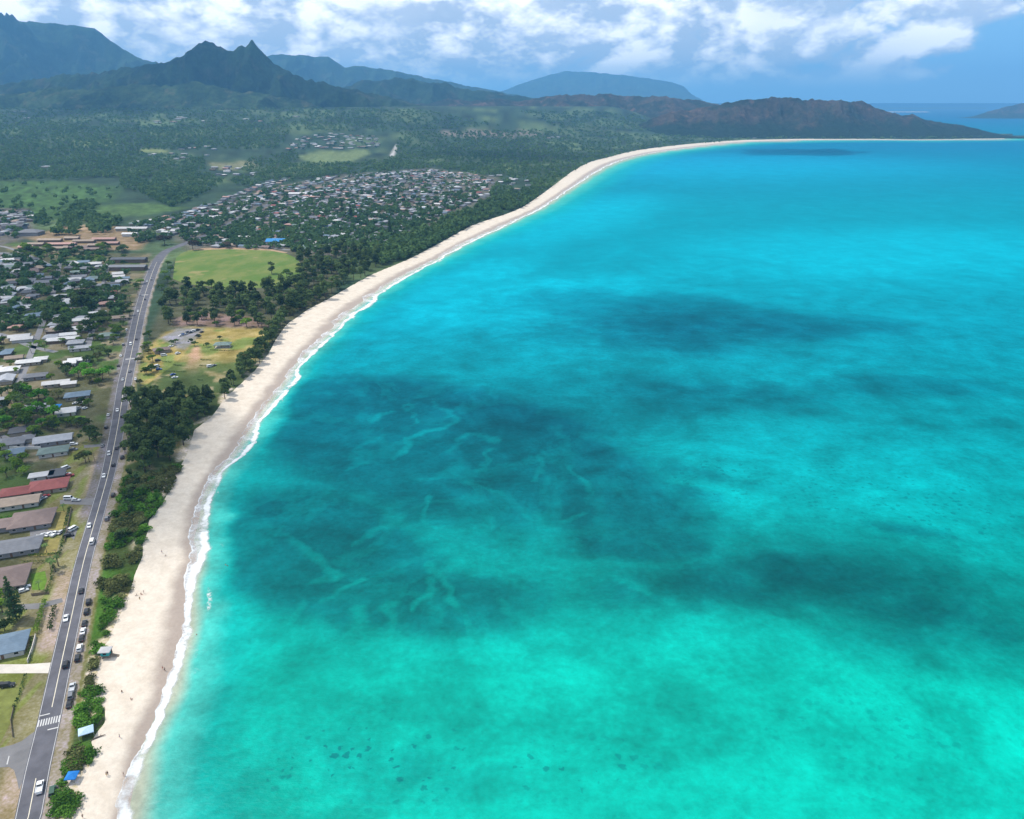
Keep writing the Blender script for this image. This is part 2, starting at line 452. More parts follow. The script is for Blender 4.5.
# ------------------------------------------------------------------ sea
def ell(X, Y, cx, cy, rx, ry, rot=0.0, soft=0.5):
    """soft-edged patch of sea colour: an ellipse on the water with its centre and axes"""
    c = np.array(G(cx, cy, 0)[:2]); ax = (np.array(G(cx + rx * math.cos(rot), cy + rx * math.sin(rot), 0)[:2]) - c); ay = (np.array(G(cx - ry * math.sin(rot), cy + ry * math.cos(rot), 0)[:2]) - c)
    M = np.linalg.inv(np.array([ax, ay]).T)
    p = M @ np.stack([X.ravel() - c[0], Y.ravel() - c[1]])
    r = np.sqrt((p ** 2).sum(0)).reshape(X.shape)
    return sstep(r, 1 + soft, 1 - soft)
def sea_attr(X, Y):
    ds, ss_, _ = pline(X, Y, SHO)
    ds = np.where(ss_ < 0, ds, np.where(Y > 4850, ds, -ds))
    lx = X + 60 * (fbm(X / 150, Y / 150, 3, 30) - 0.5); ly = Y + 60 * (fbm(X / 150, Y / 150, 3, 31) - 0.5)
    kn = np.array([[140, 0.000, 0.490, 0.362], [230, 0.000, 0.465, 0.352], [330, 0.000, 0.360, 0.335], [480, 0.000, 0.335, 0.375], [700, 0.0, 0.375, 0.475], [1000, 0.0, 0.40, 0.505],
                   [1600, 0.0, 0.385, 0.50], [2600, 0.0, 0.33, 0.495], [4000, 0.0, 0.265, 0.47], [6000, 0.0, 0.28, 0.47], [12000, 0.0, 0.20, 0.42], [40000, 0.0, 0.15, 0.36], [400000, 0.0, 0.11, 0.32]])
    lg = np.log(np.maximum(Y, 100)); C = np.stack([np.interp(lg, np.log(kn[:, 0]), kn[:, k]) for k in (1, 2, 3)], -1)
    def put(m, col):
        nonlocal C
        C = C * (1 - m[..., None]) + np.array(col) * m[..., None]
    # brighter sand flats
    br = np.zeros(X.shape)
    for e in [(470,760,190,60,0,.6),(760,760,260,60,0,.7),(560,640,120,40,0.1,.7),(860,470,190,45,0.15,.7),(720,500,90,25,0.2,.7),(930,690,160,60,0.2,.7),(520,300,130,25,-0.1,.7),(900,250,200,30,0,.7),(480,280,60,18,-.3,.6),(720,165,200,14,0,.7),(590,215,70,20,-.2,.7)]:
        br = np.maximum(br, ell(lx, ly, *e[:4], e[4], e[5]))
    put(br * 0.75, (0.0, 0.56, 0.46)) if False else None
    C *= (0.57 * (1 + 0.36 * br))[..., None]
    # weed and reefs on the sea bed; some bands are cloud shade painted in
    rf = np.zeros(X.shape)
    for cx, cy, rx, ry, ro, so_, st in [(430,430,210,72,.15,.5,.95),(325,535,118,72,.2,.5,.95),(575,470,150,50,.35,.5,.9),(430,580,130,36,0,.6,.75),(690,495,50,13,0.1,.5,.6),(640,545,85,20,.15,.6,.7),
                                        (380,745,140,45,0,.7,.36),(760,600,240,30,0.10,.7,.55),(930,640,130,34,.12,.7,.5),(930,540,60,10,.1,.7,.45),(620,520,120,14,.2,.7,.6),(700,470,110,12,.2,.7,.4),(660,330,150,26,.05,.7,.4),(760,385,130,12,.05,.7,.35)]:
        rf = np.maximum(rf, st * ell(lx, ly, cx, cy, rx, ry, ro, so_))
    rk = np.maximum(ell(X, Y, 370, 760, 120, 45, 0, .7), 0.8 * ell(X, Y, 560, 765, 90, 30, 0, .7))
    rk = np.maximum(rk, 0.7 * ell(X, Y, 720, 480, 70, 25, .2, .6)); rk = np.maximum(rk, 0.6 * ell(X, Y, 900, 500, 160, 50, .2, .6)); rk = np.maximum(rk, .8 * ell(X, Y, 640, 515, 40, 8, 0, .6)); rk = np.maximum(rk, .35 * ell(X, Y, 860, 740, 160, 70, 0, .6))
    # winding sand channels through the weed, where the photograph shows them
    chn = np.zeros(X.shape)
    jx, jy = X + 15 * (fbm(X / 13, Y / 13, 4, 35) - .5), Y + 15 * (fbm(X / 13, Y / 13, 4, 36) - .5)
    for wd, *pts in [(5.0,(285,533),(310,555),(332,575),(312,582)),(5.5,(356,541),(382,531),(403,519)),(3.5,(322,602),(338,594),(356,582)),(4.6,(425,563),(444,582),(454,609)),(3.4,(420,609),(430,582)),(5,(386,640),(395,604)),(3.5,(427,531),(430,497)),
                    (7,(432,530),(460,531),(488,527)),(5,(395,458),(410,438),(449,428),(456,414),(434,402)),(5,(444,453),(473,433),(498,440)),(3.5,(542,458),(537,482)),(4,(571,467),(591,492)),(4,(478,467),(493,448)),(5,(503,570),(522,587)),(5.5,(537,560),(566,577)),(3.5,(410,404),(415,423)),
                    (5,(370,420),(395,412)),(4,(345,470),(362,462)),(4,(470,480),(500,492)),(4,(560,520),(590,512)),(6,(610,575),(650,590)),(5,(300,600),(280,628)),(5,(520,400),(550,392)),(4,(505,600),(512,625)),(5,(350,640),(365,612))]:
        L_ = np.array([G(a, b, 0)[:2] for a, b in pts]); dd, _, _ = pline(jx, jy, L_)
        chn = np.maximum(chn, sstep(dd, wd * 1.15, wd * 0.10))
    # shoaling towards the beach: clear water over sand
    dj = ds + 14 * (fbm(X / 16, Y / 16, 4, 33) - 0.5) * sstep(ds, 1, 20)
    wid = np.interp(Y, [150, 300, 500, 1000, 3000, 5000], [11, 8, 7, 12, 45, 80])
    rf *= sstep(dj, wid * 0.9, wid * 3.2); rk *= sstep(ds, 15, 40)
    near = 1 - sstep(dj, wid * 1.4, wid * 4.5)
    put(near * 0.5, (0.004, 0.33, 0.30))
    put(1 - sstep(dj, wid * 0.5, wid * 2.3), (0.06, 0.38, 0.32))
    put(1 - sstep(dj, wid * 0.15, wid * 0.9), (0.34, 0.36, 0.27))
    return C, np.stack([rf, rk, br, chn * (0.45 + 0.55 * fbm(X / 20, Y / 20, 2, 37))], -1)

m_sea, n = new_mat('sea')
pos = n.n('ShaderNodeNewGeometry').outputs['Position']
at = n.n('ShaderNodeAttribute', attribute_name='bed')
sp = n.n('ShaderNodeSeparateColor', ins={0: at.outputs[0]})
base = n.n('ShaderNodeAttribute', attribute_name='col').outputs[0]
warp = n.n('ShaderNodeTexNoise', ins={'Vector': pos, 'Scale': 0.012, 'Detail': 3.0}).outputs['Color']
wpos = n.n('ShaderNodeVectorMath', operation='MULTIPLY_ADD', ins={0: warp, 1: (70, 70, 0), 2: pos}).outputs[0]
# reefs and painted cloud shade, broken by winding channels of sand
ch = n.noise(n.vmul(pos, (1.0, 0.75, 1.0)), 0.016, 6, 0.60, 0.5)
chan = n.math('MULTIPLY', n.ss(n.math('ABSOLUTE', n.math('SUBTRACT', ch, 0.5)), 0.060, 0.012), n.ss(n.noise(pos, 0.018, 4), 0.42, 0.58))
fine = n.noise(pos, 0.05, 7, 0.66, 0.3)
reef = n.math('MULTIPLY', n.ss(n.math('ADD', sp.outputs[0], n.math('MULTIPLY', n.math('SUBTRACT', fine, 0.5), 0.75)), 0.10, 0.72), n.math('MULTIPLY', n.math('SUBTRACT', 1.0, n.math('MULTIPLY', chan, 0.30)), n.math('SUBTRACT', 1.0, n.math('MULTIPLY', n.ss(n.math('ADD', at.outputs['Alpha'], n.math('MULTIPLY', n.math('SUBTRACT', fine, 0.5), 1.1)), 0.15, 1.05), 0.78))))
reef_shade_col = n.mix(n.lin(fine, 0.3, 0.7), (0.12, 0.43, 0.50), (0.25, 0.58, 0.67))
c = n.mix(1.0, base, n.mix(reef, (1, 1, 1), reef_shade_col), 'MULTIPLY')
# mottled sand, ripples of light and dark water
mt = n.noise(n.vmul(pos, (1, 1.1, 1)), 0.045, 7, 0.68, 0.25)
mt2 = n.noise(pos, 0.33, 4, 0.65)
mm = n.math('MULTIPLY', n.lin(mt, 0.28, 0.72, 0.72, 1.28), n.lin(mt2, 0.25, 0.75, 0.84, 1.16))
mm = n.math('MULTIPLY', mm, n.lin(n.noise(n.vmul(pos, (1, .8, 1)), 0.016, 8, 0.66, 0.6), 0.34, 0.66, 0.73, 1.22))
mm = n.math('ADD', 1.0, n.math('MULTIPLY', n.math('SUBTRACT', mm, 1.0), n.ss(n.n('ShaderNodeSeparateXYZ', ins={0: pos}).outputs[1], 300.0, 1300.0, 1.0, 0.30)))
c = n.mix(1.0, c, n.n('ShaderNodeCombineXYZ', ins={0: mm, 1: mm, 2: mm}).outputs[0], 'MULTIPLY')
# coral heads
vo = n.n('ShaderNodeTexVoronoi', ins={'Vector': n.vadd(n.n('ShaderNodeVectorMath', operation='MULTIPLY_ADD', ins={0: n.n('ShaderNodeTexNoise', ins={'Vector': pos, 'Scale': 0.5, 'Detail': 3.0}).outputs['Color'], 1: (3.4, 3.4, 0), 2: pos}).outputs[0], (0, 0, 0)), 'Scale': 0.24, 'Randomness': 1.0}, voronoi_dimensions='2D')
thr = n.math('MULTIPLY', n.lin(vo.outputs['Color'], 0.35, 1.0, -0.05, 0.46), n.ss(n.noise(pos, 0.045, 4), 0.36, 0.58))
spot = n.math('MULTIPLY', n.ss(n.math('SUBTRACT', vo.outputs['Distance'], thr), 0.09, -0.05), sp.outputs[1])
c = n.mix(n.math('MULTIPLY', spot, 0.62), c, (0.0, 0.085, 0.10))
wv = n.noise(n.vmul(pos, (1, 1.7, 1)), 0.35, 6, 0.68)
bump = n.n('ShaderNodeBump', ins={'Strength': 0.35, 'Distance': 1.0, 'Height': wv}).outputs[0]
df = n.n('ShaderNodeBsdfDiffuse', ins={'Color': c, 'Normal': bump})
gs = n.n('ShaderNodeBsdfGlossy', ins={'Color': (1, 1, 1, 1), 'Roughness': 0.28, 'Normal': bump})
mx = n.n('ShaderNodeMixShader', ins={0: 0.008, 1: df.outputs[0], 2: gs.outputs[0]})
n.n('ShaderNodeOutputMaterial', ins={0: mx.outputs[0]})

sx, sy = fan(110, 400000, 520, -0.95, 1.10, 640, CAM_H)
ds, s_, _ = pline(sx, sy, SHO)
out = (s_ < 0) | (ds < 60) | ~inpoly(sx, sy, LAND_POLY)
F = grid_faces(sx.shape[1], sx.shape[0]); F = F[out.ravel()[F].any(1)]
idx = np.unique(F); rm = np.zeros(sx.size, int); rm[idx] = np.arange(len(idx))
X_, Y_ = sx.ravel()[idx], sy.ravel()[idx]
sc_, sb_ = sea_attr(X_, Y_)
struct('sea', np_mesh('sea', np.stack([X_, Y_, np.zeros_like(X_)], 1), rm[F], {'col': sc_, 'bed': sb_}, True, [m_sea]))

# ------------------------------------------------------------------ beach: a sheet from the plants down into the water
def resamp(A, B, step_px=1):
    """both edges resampled together, finer near the camera"""
    o1, o2 = [], []
    sa, sb = smooth_pairs(A), smooth_pairs(B)
    return sa, sb
def smooth_pairs(A, k=14):
    out = []
    n_ = len(A)
    for i in range(n_ - 1):
        p0, p1, p2, p3 = A[max(i - 1, 0)], A[i], A[i + 1], A[min(i + 2, n_ - 1)]
        for j in range(k):
            t = j / k
            out.append(0.5 * (2 * p1 + (p2 - p0) * t + (2 * p0 - 5 * p1 + 4 * p2 - p3) * t * t + (3 * p1 - p0 - 3 * p2 + p3) * t ** 3))
    out.append(A[-1]); return np.array(out)
va, sa = smooth_pairs(VEG), smooth_pairs(SHO)
nA = len(va)
T = np.concatenate([np.linspace(-0.06, 1.0, 30), [1.08, 1.2, 1.5]])
VT = va[:, None, :] * (1 - T[None, :, None]) + sa[:, None, :] * T[None, :, None]
BZ = np.where(T < 0, LZ - 0.10 + T * 4, np.where(T < 1, (LZ - 0.12) * (1 - T ** 1.6) + 0.02, -(T - 1) * 2.5))
bxx, byy = VT[..., 0], VT[..., 1]
bz = np.broadcast_to(BZ, bxx.shape).copy() + 0.10 * (fbm(bxx / 6, byy / 6, 3, 40) - 0.5) * (np.broadcast_to(T, bxx.shape) < .9)
m_beach, n = new_mat('beach_sand')
pos = n.n('ShaderNodeNewGeometry').outputs['Position']
tt = n.n('ShaderNodeAttribute', attribute_name='t').outputs['Fac']
w1 = n.noise(pos, 0.06, 4, 0.6); w2 = n.noise(pos, 0.8, 5, 0.7); w3 = n.noise(pos, 0.22, 4, 0.6)
wet = n.ss(n.math('ADD', tt, n.math('MULTIPLY', n.math('SUBTRACT', w1, 0.5), 0.34)), 0.60, 0.86)
dry = n.mix(n.ss(w3, 0.3, 0.7), (0.575, 0.49, 0.39), (0.665, 0.58, 0.475))
c = n.mix(wet, dry, (0.36, 0.29, 0.235))
ft = n.lin(w2, 0.25, 0.75, 0.88, 1.08)
c = n.mix(1.0, c, n.n('ShaderNodeCombineXYZ', ins={0: ft, 1: ft, 2: ft}).outputs[0], 'MULTIPLY')
wr = n.ss(n.noise(pos, 0.16, 6, 0.75), 0.66, 0.74)
c = n.mix(n.math('MULTIPLY', wr, 0.16), c, (0.22, 0.17, 0.11))
bump = n.n('ShaderNodeBump', ins={'Strength': 0.35, 'Distance': 0.35, 'Height': w2}).outputs[0]
finish(n, c, n.lin(wet, 0, 1, 0.9, 0.5), 0.15, bump)
struct('beach', np_mesh('beach', np.stack([bxx.ravel(), byy.ravel(), bz.ravel()], 1), grid_faces(len(T), nA), {'t': np.broadcast_to(T, bxx.shape).ravel()}, True, [m_beach]))

# ------------------------------------------------------------------ surf along the water's edge
dirn = sa - va; dirn /= np.linalg.norm(dirn, axis=1)[:, None]
cs = np.concatenate([[0], np.cumsum(np.linalg.norm(np.diff(sa, axis=0), axis=1))])
M_ = 9000; ss2 = np.interp(np.linspace(0, 1, M_) ** 1.8, np.linspace(0, 1, nA), cs)
px_ = np.interp(ss2, cs, sa[:, 0]); py_ = np.interp(ss2, cs, sa[:, 1]); ex_ = np.interp(ss2, cs, dirn[:, 0]); ey_ = np.interp(ss2, cs, dirn[:, 1])
def surf(name, inner, outer, lab, seed, mat, zoff, nu=12):
    U = np.linspace(0, 1, nu)
    fall = np.interp(ss2, [0, 250, 600, 1500, 4000, 9000], [.8, 0.85, 1.25, 1.35, 1.7, 1.7])
    wob = ((fbm(ss2 / 26, ss2 * 0 + seed, 3, seed) - 0.5) * 9 + (fbm(ss2 / 5, ss2 * 0, 3, seed + 1) - 0.5) * 3) * fall
    i_ = inner * fall + wob; o_ = outer * fall * (0.45 + 1.1 * fbm(ss2 / 38, ss2 * 0 + 3, 2, seed + 2)) + wob * 0.4
    o_ = np.maximum(o_, i_ + 0.8)
    off = i_[:, None] * (1 - U) + o_[:, None] * U
    X = px_[:, None] + ex_[:, None] * off; Y = py_[:, None] + ey_[:, None] * off
    bw = np.interp(ss2, cs, np.linalg.norm(sa - va, axis=1))
    Z = np.maximum(0.0, (LZ - .12) * (1 - np.clip(1 + off / bw[:, None], 0, 1) ** 1.6) + 0.07) + zoff
    return struct(name, np_mesh(name, np.stack([X.ravel(), Y.ravel(), Z.ravel()], 1), grid_faces(nu, M_), {'u': np.broadcast_to(U, X.shape).ravel(), 'c': np.broadcast_to((0.16 + 0.50 * sstep(ss2 + 60 * (fbm(ss2 / 60, ss2 * 0, 2, seed + 9) - .5), 120, 260) - 0.22 * sstep(ss2, 900, 1600))[:, None], X.shape).ravel()}, True, [mat]), 'stuff')
m_foam, n = new_mat('foam')
pos = n.n('ShaderNodeNewGeometry').outputs['Position']
u = n.n('ShaderNodeAttribute', attribute_name='u').outputs['Fac']; cc = n.n('ShaderNodeAttribute', attribute_name='c').outputs['Fac']
uc = n.math('ABSOLUTE', n.math('SUBTRACT', u, n.math('ADD', cc, n.math('MULTIPLY', n.math('SUBTRACT', n.noise(pos, 0.10, 3), 0.5), 0.22))))
fa = n.noise(pos, 0.55, 7, 0.68, 0.6); fb = n.noise(pos, 0.07, 3, 0.5); fa2 = n.noise(pos, 0.22, 5, 0.65, 0.5)
lead = n.math('MAXIMUM', n.math('MULTIPLY', n.ss(u, 0.07, 0.01), 0.7), n.math('MULTIPLY', n.ss(uc, 0.19, 0.05), n.ss(n.noise(pos, 0.045, 3), 0.34, 0.5, 0.45, 1.0)))
prof = n.math('MULTIPLY', n.ss(u, 0.0, 0.02), n.math('ADD', n.math('MULTIPLY', lead, 0.30), n.ss(n.math('SUBTRACT', u, cc), 0.30, 0.0, 0.0, 0.30)))
al = n.ss(n.math('ADD', n.math('MULTIPLY', n.math('ADD', fa, fa2), 0.5), n.math('ADD', prof, n.lin(fb, 0.3, 0.7, -0.20, 0.10))), 0.58, 1.06)
al = n.math('MULTIPLY', al, n.ss(u, 1.0, 0.85))
finish(n, (0.74, 0.75, 0.74), 0.7, 0.2, alpha=n.math('MULTIPLY', al, 0.90))
m_foam2, n = new_mat('foam_crest')
pos = n.n('ShaderNodeNewGeometry').outputs['Position']; u = n.n('ShaderNodeAttribute', attribute_name='u').outputs['Fac']
al = n.math('MULTIPLY', n.ss(n.noise(pos, 0.030, 3, 0.5), 0.57, 0.66), n.ss(n.noise(pos, 0.5, 6, 0.7), 0.40, 0.62))
al = n.math('MULTIPLY', al, n.math('MULTIPLY', n.ss(u, 0.0, 0.15), n.ss(u, 1.0, 0.4)))
finish(n, (0.80, 0.80, 0.78), 0.7, 0.2, alpha=n.math('MULTIPLY', al, 0.9))
surf('surf_foam', -2.4, 12.5, '', 50, m_foam, 0.05, 18)
surf('breaking_wave', 9.5, 12.0, '', 70, m_foam2, 0.12, 6)

# ------------------------------------------------------------------ hills and mountains
def hill_mat(name, low, high, rock, rough_scale, foot=None):
    m, n = new_mat(name)
    pos = n.n('ShaderNodeNewGeometry').outputs['Position']
    k1 = n.noise(pos, rough_scale, 6, 0.65); k2 = n.noise(pos, rough_scale * 6, 8, 0.75)
    c = n.mix(n.ss(k1, 0.40, 0.62), low, high)
    c = n.mix(n.ss(n.noise(pos, rough_scale * 1.7, 4, 0.6), 0.54, 0.68), c, rock)
    if foot:
        zz = n.n('ShaderNodeSeparateXYZ', ins={0: pos}).outputs[2]
        c = n.mix(n.ss(n.math('ADD', zz, n.math('MULTIPLY', n.math('SUBTRACT', k1, 0.5), 220.0)), foot, foot * 0.35), c, (0.022, 0.042, 0.024))
    f = n.lin(k2, 0.3, 0.7, 0.5, 1.5)
    c = n.mix(1.0, c, n.n('ShaderNodeCombineXYZ', ins={0: f, 1: f, 2: f}).outputs[0], 'MULTIPLY')
    bump = n.n('ShaderNodeBump', ins={'Strength': 1.0, 'Distance': 30.0, 'Height': k2}).outputs[0]
    finish(n, c, 0.95, 0.05, bump)
    return m
m_green = hill_mat('hill_green', (0.014, 0.034, 0.020), (0.034, 0.066, 0.028), (0.058, 0.066, 0.036), 0.0035)
m_fore = hill_mat('hill_foot', (0.026, 0.054, 0.026), (0.062, 0.104, 0.040), (0.100, 0.110, 0.056), 0.006)
m_red = hill_mat('hill_red', (0.034, 0.046, 0.030), (0.092, 0.072, 0.052), (0.150, 0.100, 0.074), 0.006, 120.0)
def hill(name, prof, D, front, back, mat, seed, spur=0.45, scale=500.0, nu=360, nv=90, sharp=0.8, base=-6.0, zmin=LZ, fpow=1.0):
    """a ridge: crest heights along its length, spurs and gullies down both flanks"""
    pts = np.array([at_dist(a, b, D) for a, b in prof])
    xs = np.linspace(pts[0, 0], pts[-1, 0], nu); H = np.interp(xs, pts[:, 0], pts[:, 2]) - zmin
    H = np.maximum(H, 0.5)
    v = np.concatenate([np.linspace(-1, 0, nv * 2 // 3, endpoint=False), np.linspace(0, 1, nv // 3)])
    Xg, Vg = np.meshgrid(xs, v)
    Hg = np.broadcast_to(H, Xg.shape)
    wob = 0.18 * front * (fbm(Xg / scale, Xg * 0 + seed, 3, seed) - 0.5)
    Yg = D + np.where(Vg < 0, Vg * front, Vg * back) + wob * (1 - np.abs(Vg))
    a_ = 1 - np.abs(Vg)
    shape = a_ ** (1.0 / sharp)
    rg = ridged((Xg + 0.25 * scale * fbm(Yg / scale, Xg / scale, 2, seed)) / scale, Yg / (scale * 3.2), 4, seed)
    rg2 = fbm(Xg / (scale * .25), Yg / (scale * .25), 4, seed + 4)
    w_ = np.clip(np.minimum(np.abs(Vg) * 5, a_ * 2.0), 0, 1)
    Z = Hg * shape * (1 + w_ * spur * (rg - 0.72) * 2.2) + w_ * Hg * 0.12 * (rg2 - 0.5)
    crest = np.abs(Vg) < 0.02
    Z = Z + crest * (fbm(Xg / (scale * 0.12), Xg * 0, 3, seed + 7) - 0.5) * np.minimum(Hg * 0.10, 30)
    ends = sstep(np.minimum(Xg - xs[0], xs[-1] - Xg), 0, 0.02 * (xs[-1] - xs[0]))
    Z = Z * ends + zmin + base * (1 - sstep(a_, 0.0, 0.06)) 
    return struct(name, np_mesh(name, np.stack([Xg.ravel(), Yg.ravel(), Z.ravel()], 1), grid_faces(nu, len(v)), None, True, [mat]))

hill('mountain', [(-420,60),(-300,30),(-120,14),(-40,18),(10,21),(60,24),(92,27),(103,36),(112,42),(128,52),(150,64),(175,72),(230,90),(300,104),(340,118)], 9200, 2600, 2500, m_green, 101, 0.75, 420)
hill('mountain', [(180,114),(240,62),(268,56),(285,54),(305,55),(318,57),(330,57),(338,63),(346,68),(360,66),(380,69),(405,73),(440,80),(500,92),(560,103),(590,114)], 12000, 2600, 2000, m_green, 131, 0.6, 600)
hill('mountain', [(440,108),(480,100),(520,84),(545,76),(565,71),(590,72),(620,75),(650,79),(672,82),(684,86),(692,94),(702,99),(712,108)], 22000, 2600, 2000, m_green, 151, 0.3, 1200)
hill('peaks', [(-330,96),(-200,90),(-60,86),(0,84),(30,80),(60,74),(95,72),(130,68),(160,64),(175,60),(187,54),(192,47),(197,42),(203,40.5),(211,43),(218,47),(226,51),(233,51),(238,46),(241,44),(244,46),(248,41),(251,40),(256,47),(262,55),(272,64),(288,72),(306,79),(330,84),(352,89),(375,94),(398,99.5),(420,106),(440,113),(460,121),(485,132)], 5600, 1150, 1300, m_green, 171, 0.6, 260, 620, 120, 0.62)
hill('foothill', [(-300,104),(-150,98),(-40,95),(20,93),(60,88),(90,90),(130,84),(165,86),(200,82),(230,90),(262,94),(300,100),(330,110),(352,120),(380,137)], 4850, 700, 700, m_fore, 191, 0.4, 300, 420)
hill('foothill', [(290,122),(330,92),(348,86),(362,80),(378,82),(395,77),(412,79),(430,84),(446,83),(460,88),(478,91),(500,93),(530,97),(560,103),(600,112),(640,123)], 7600, 1500, 1200, m_green, 211, 0.5, 420)
hill('foothill', [(360,127),(390,112),(410,104),(430,103),(450,98),(470,101),(500,99),(520,102),(545,96),(560,94.5),(590,95.5),(610,94),(640,97),(660,96),(685,99),(705,101),(720,104),(740,109),(770,116),(800,127)], 6600, 900, 700, m_red, 231, 0.4, 300)
hill('headland', [(610,137),(640,124),(655,117),(670,112),(690,110),(712,106),(735,101.5),(755,99),(775,97),(790,97.5),(805,99.5),(822,100),(838,99.5),(852,102),(862,101.5),(874,107),(888,111.5),(900,115),(912,114),(925,120),(940,122),(958,124.5),(975,128.5),(990,132.5),(1000,136),(1006,138.6)], 5300, 420, 700, m_red, 251, 0.4, 230, 520, 90, 0.75, zmin=1.0)
hill('island', [(968,119),(978,115),(990,111),(1005,107),(1020,103.5),(1050,103),(1100,108),(1130,118)], 11500, 300, 400, m_red, 271, 0.3, 260, 160, 50, zmin=0.0)
# low coast seen across the water behind the headland
for nm, prof, D in (('sandbar', [(825,112.0),(850,111.2),(880,111.4),(905,112.2),(925,113.2)], 19000), ('low_coast', [(700,105.2),(760,104.4),(830,104.0),(900,104.4),(955,105.6),(985,106.6)], 30000)):
    pts = [at_dist(a, b, D) for a, b in prof]
    zz = 0.0
    mb = MB(); k = len(pts)
    vs = []
    for p in pts: vs += [(p.x, D - 300, -2), (p.x, D, 34 if nm == 'low_coast' else 10), (p.x, D + 900, -2)]
    fs = []
    for i in range(k - 1): fs += [(3*i, 3*i+3, 3*i+4, 3*i+1), (3*i+1, 3*i+4, 3*i+5, 3*i+2)]
    mb.add(vs, fs)
    struct(nm, mb.mesh(nm, m_beach if nm == 'sandbar' else m_green))

# ------------------------------------------------------------------ cumulus overhead: their shadows lie on sea and hills
m_cloud, n = new_mat('cloud')
vol = n.n('ShaderNodeVolumePrincipled', ins={'Color': (1, 1, 1, 1), 'Density': 0.0075, 'Anisotropy': 0.3})
n.n('ShaderNodeOutputMaterial', ins={1: vol.outputs[0]})
def cloud(cx, cy, rx, ry, z=1350.0, thick=120.0, seed=0, zc=0.0):
    c = np.array(G(cx, cy, zc)); ax = np.array(G(cx + rx, cy, zc)) - c; ay = (np.array(G(cx, cy - ry, zc)) - c) if zc == 0 else np.array((0.0, ry, 0.0))
    o = np.array(c) + np.array(SUNV) * ((z - zc) / SUNV.z)
    bm = bmesh.new(); bmesh.ops.create_icosphere(bm, subdivisions=5, radius=1.0)
    for v in bm.verts:
        p = v.co.copy(); q = np.array([p.x, p.y])
        k = 0.35 + 1.25 * float(fbm(np.array([p.x * 2.3 + seed * 7.1 + p.z]), np.array([p.y * 2.3 - seed * 3.3 + p.z * .7]), 4, seed)[0])
        w_ = o + ax * p.x * k + ay * p.y * k
        v.co = (w_[0], w_[1], o[2] + thick * (p.z * (k if p.z > 0 else 0.45)))
    me = bpy.data.meshes.new('cloud'); bm.to_mesh(me); bm.free(); me.materials.append(m_cloud)
    struct('cloud', me, 'stuff')
for i, cdat in enumerate([(685,318,105,24,1350,150),(815,322,62,11,1350,120),(690,395,85,13,1350,100),(890,384,75,10,1350,100),(800,575,150,32,1350,120),(970,640,120,36,1350,110),(560,405,120,34,1350,60),
                          (800,152,60,3.5,1500,150),(120,450,150,62,1350,120),(45,300,95,34,1400,80),(560,300,70,12,1350,70)]):
    cloud(*cdat, seed=i)
for i, cdat in enumerate([(235,135,75,420,1900,170),(360,137,55,330,1900,150),(100,142,80,350,1900,150),(500,158,80,260,1600,90)]):
    cloud(*cdat, seed=20 + i, zc=LZ)

# ------------------------------------------------------------------ air
m_haze, n = new_mat('haze')
vol = n.n('ShaderNodeVolumePrincipled', ins={'Color': (0.21, 0.57, 1.0, 1), 'Density': 0.000064, 'Anisotropy': 0.1})
n.n('ShaderNodeOutputMaterial', ins={1: vol.outputs[0]})
hz = MB(); hz.box(-17000, 17000, -1500, 25000, -42.0, 1180.0)
struct('haze', hz.mesh('haze', m_haze), 'stuff')

# ------------------------------------------------------------------ road, side roads and their markings
rng = random.Random(7)
nrg = np.random.default_rng(11)
m_asph = plain('asphalt', (0.105, 0.103, 0.115), 0.9, 0.2, 0.30, 0.16)
m_asph2 = plain('asphalt_worn', (0.17, 0.165, 0.165), 0.9, 0.2, 0.2, 0.2)
m_conc = plain('concrete', (0.56, 0.51, 0.44), 0.9, 0.2, 0.12, 0.3)
m_white = plain('paint_white', (0.50, 0.49, 0.47), 0.8, 0.2, 0.12, 0.5)
m_yel = plain('paint_centre', (0.66, 0.60, 0.46), 0.8, 0.2, 0.15, 0.5)

def strip(line, off0, off1, z):
    P_ = np.asarray(line); t = np.gradient(P_, axis=0); t /= np.linalg.norm(t, axis=1)[:, None]
    nr = np.stack([t[:, 1], -t[:, 0]], 1)
    a, b = P_ + nr * np.reshape(off0, (-1, 1)), P_ + nr * np.reshape(off1, (-1, 1))
    k = len(P_)
    V = np.concatenate([np.c_[a, np.full(k, z)], np.c_[b, np.full(k, z)]])
    i = np.arange(k - 1)
    return V, np.stack([i, i + k, i + k + 1, i + 1], 1)
def strip_obj(name, line, off0, off1, z, mat):
    V, F = strip(line, off0, off1, z)
    return struct(name, np_mesh(name, V, F, None, False, [mat]))
RW = 3.75
_d = np.hypot(*np.diff(ROAD, axis=0).T); _s = np.concatenate([[0], np.cumsum(_d)])
def _sp(px, py): return float(_s[int(np.argmin(np.hypot(*(ROAD - np.array(G(px, py)[:2])).T)))])
_S0, _S1, _S2 = _sp(104, 490), _sp(124, 385), _sp(149, 282)
def half(s_): return np.interp(s_, [_S0, _S1, _S2], [3.75, 5.2, 6.2])
strip_obj('road', ROAD, -half(_s), half(_s), LZ + 0.05, m_asph)
near_road = ROAD[ROAD[:, 1] < 1000]
def along(px, py):
    d = np.hypot(*(ROAD - np.array(G(px, py)[:2])).T); return int(np.argmin(d))
CUM = np.concatenate([[0], np.cumsum(np.linalg.norm(np.diff(ROAD, axis=0), axis=1))])
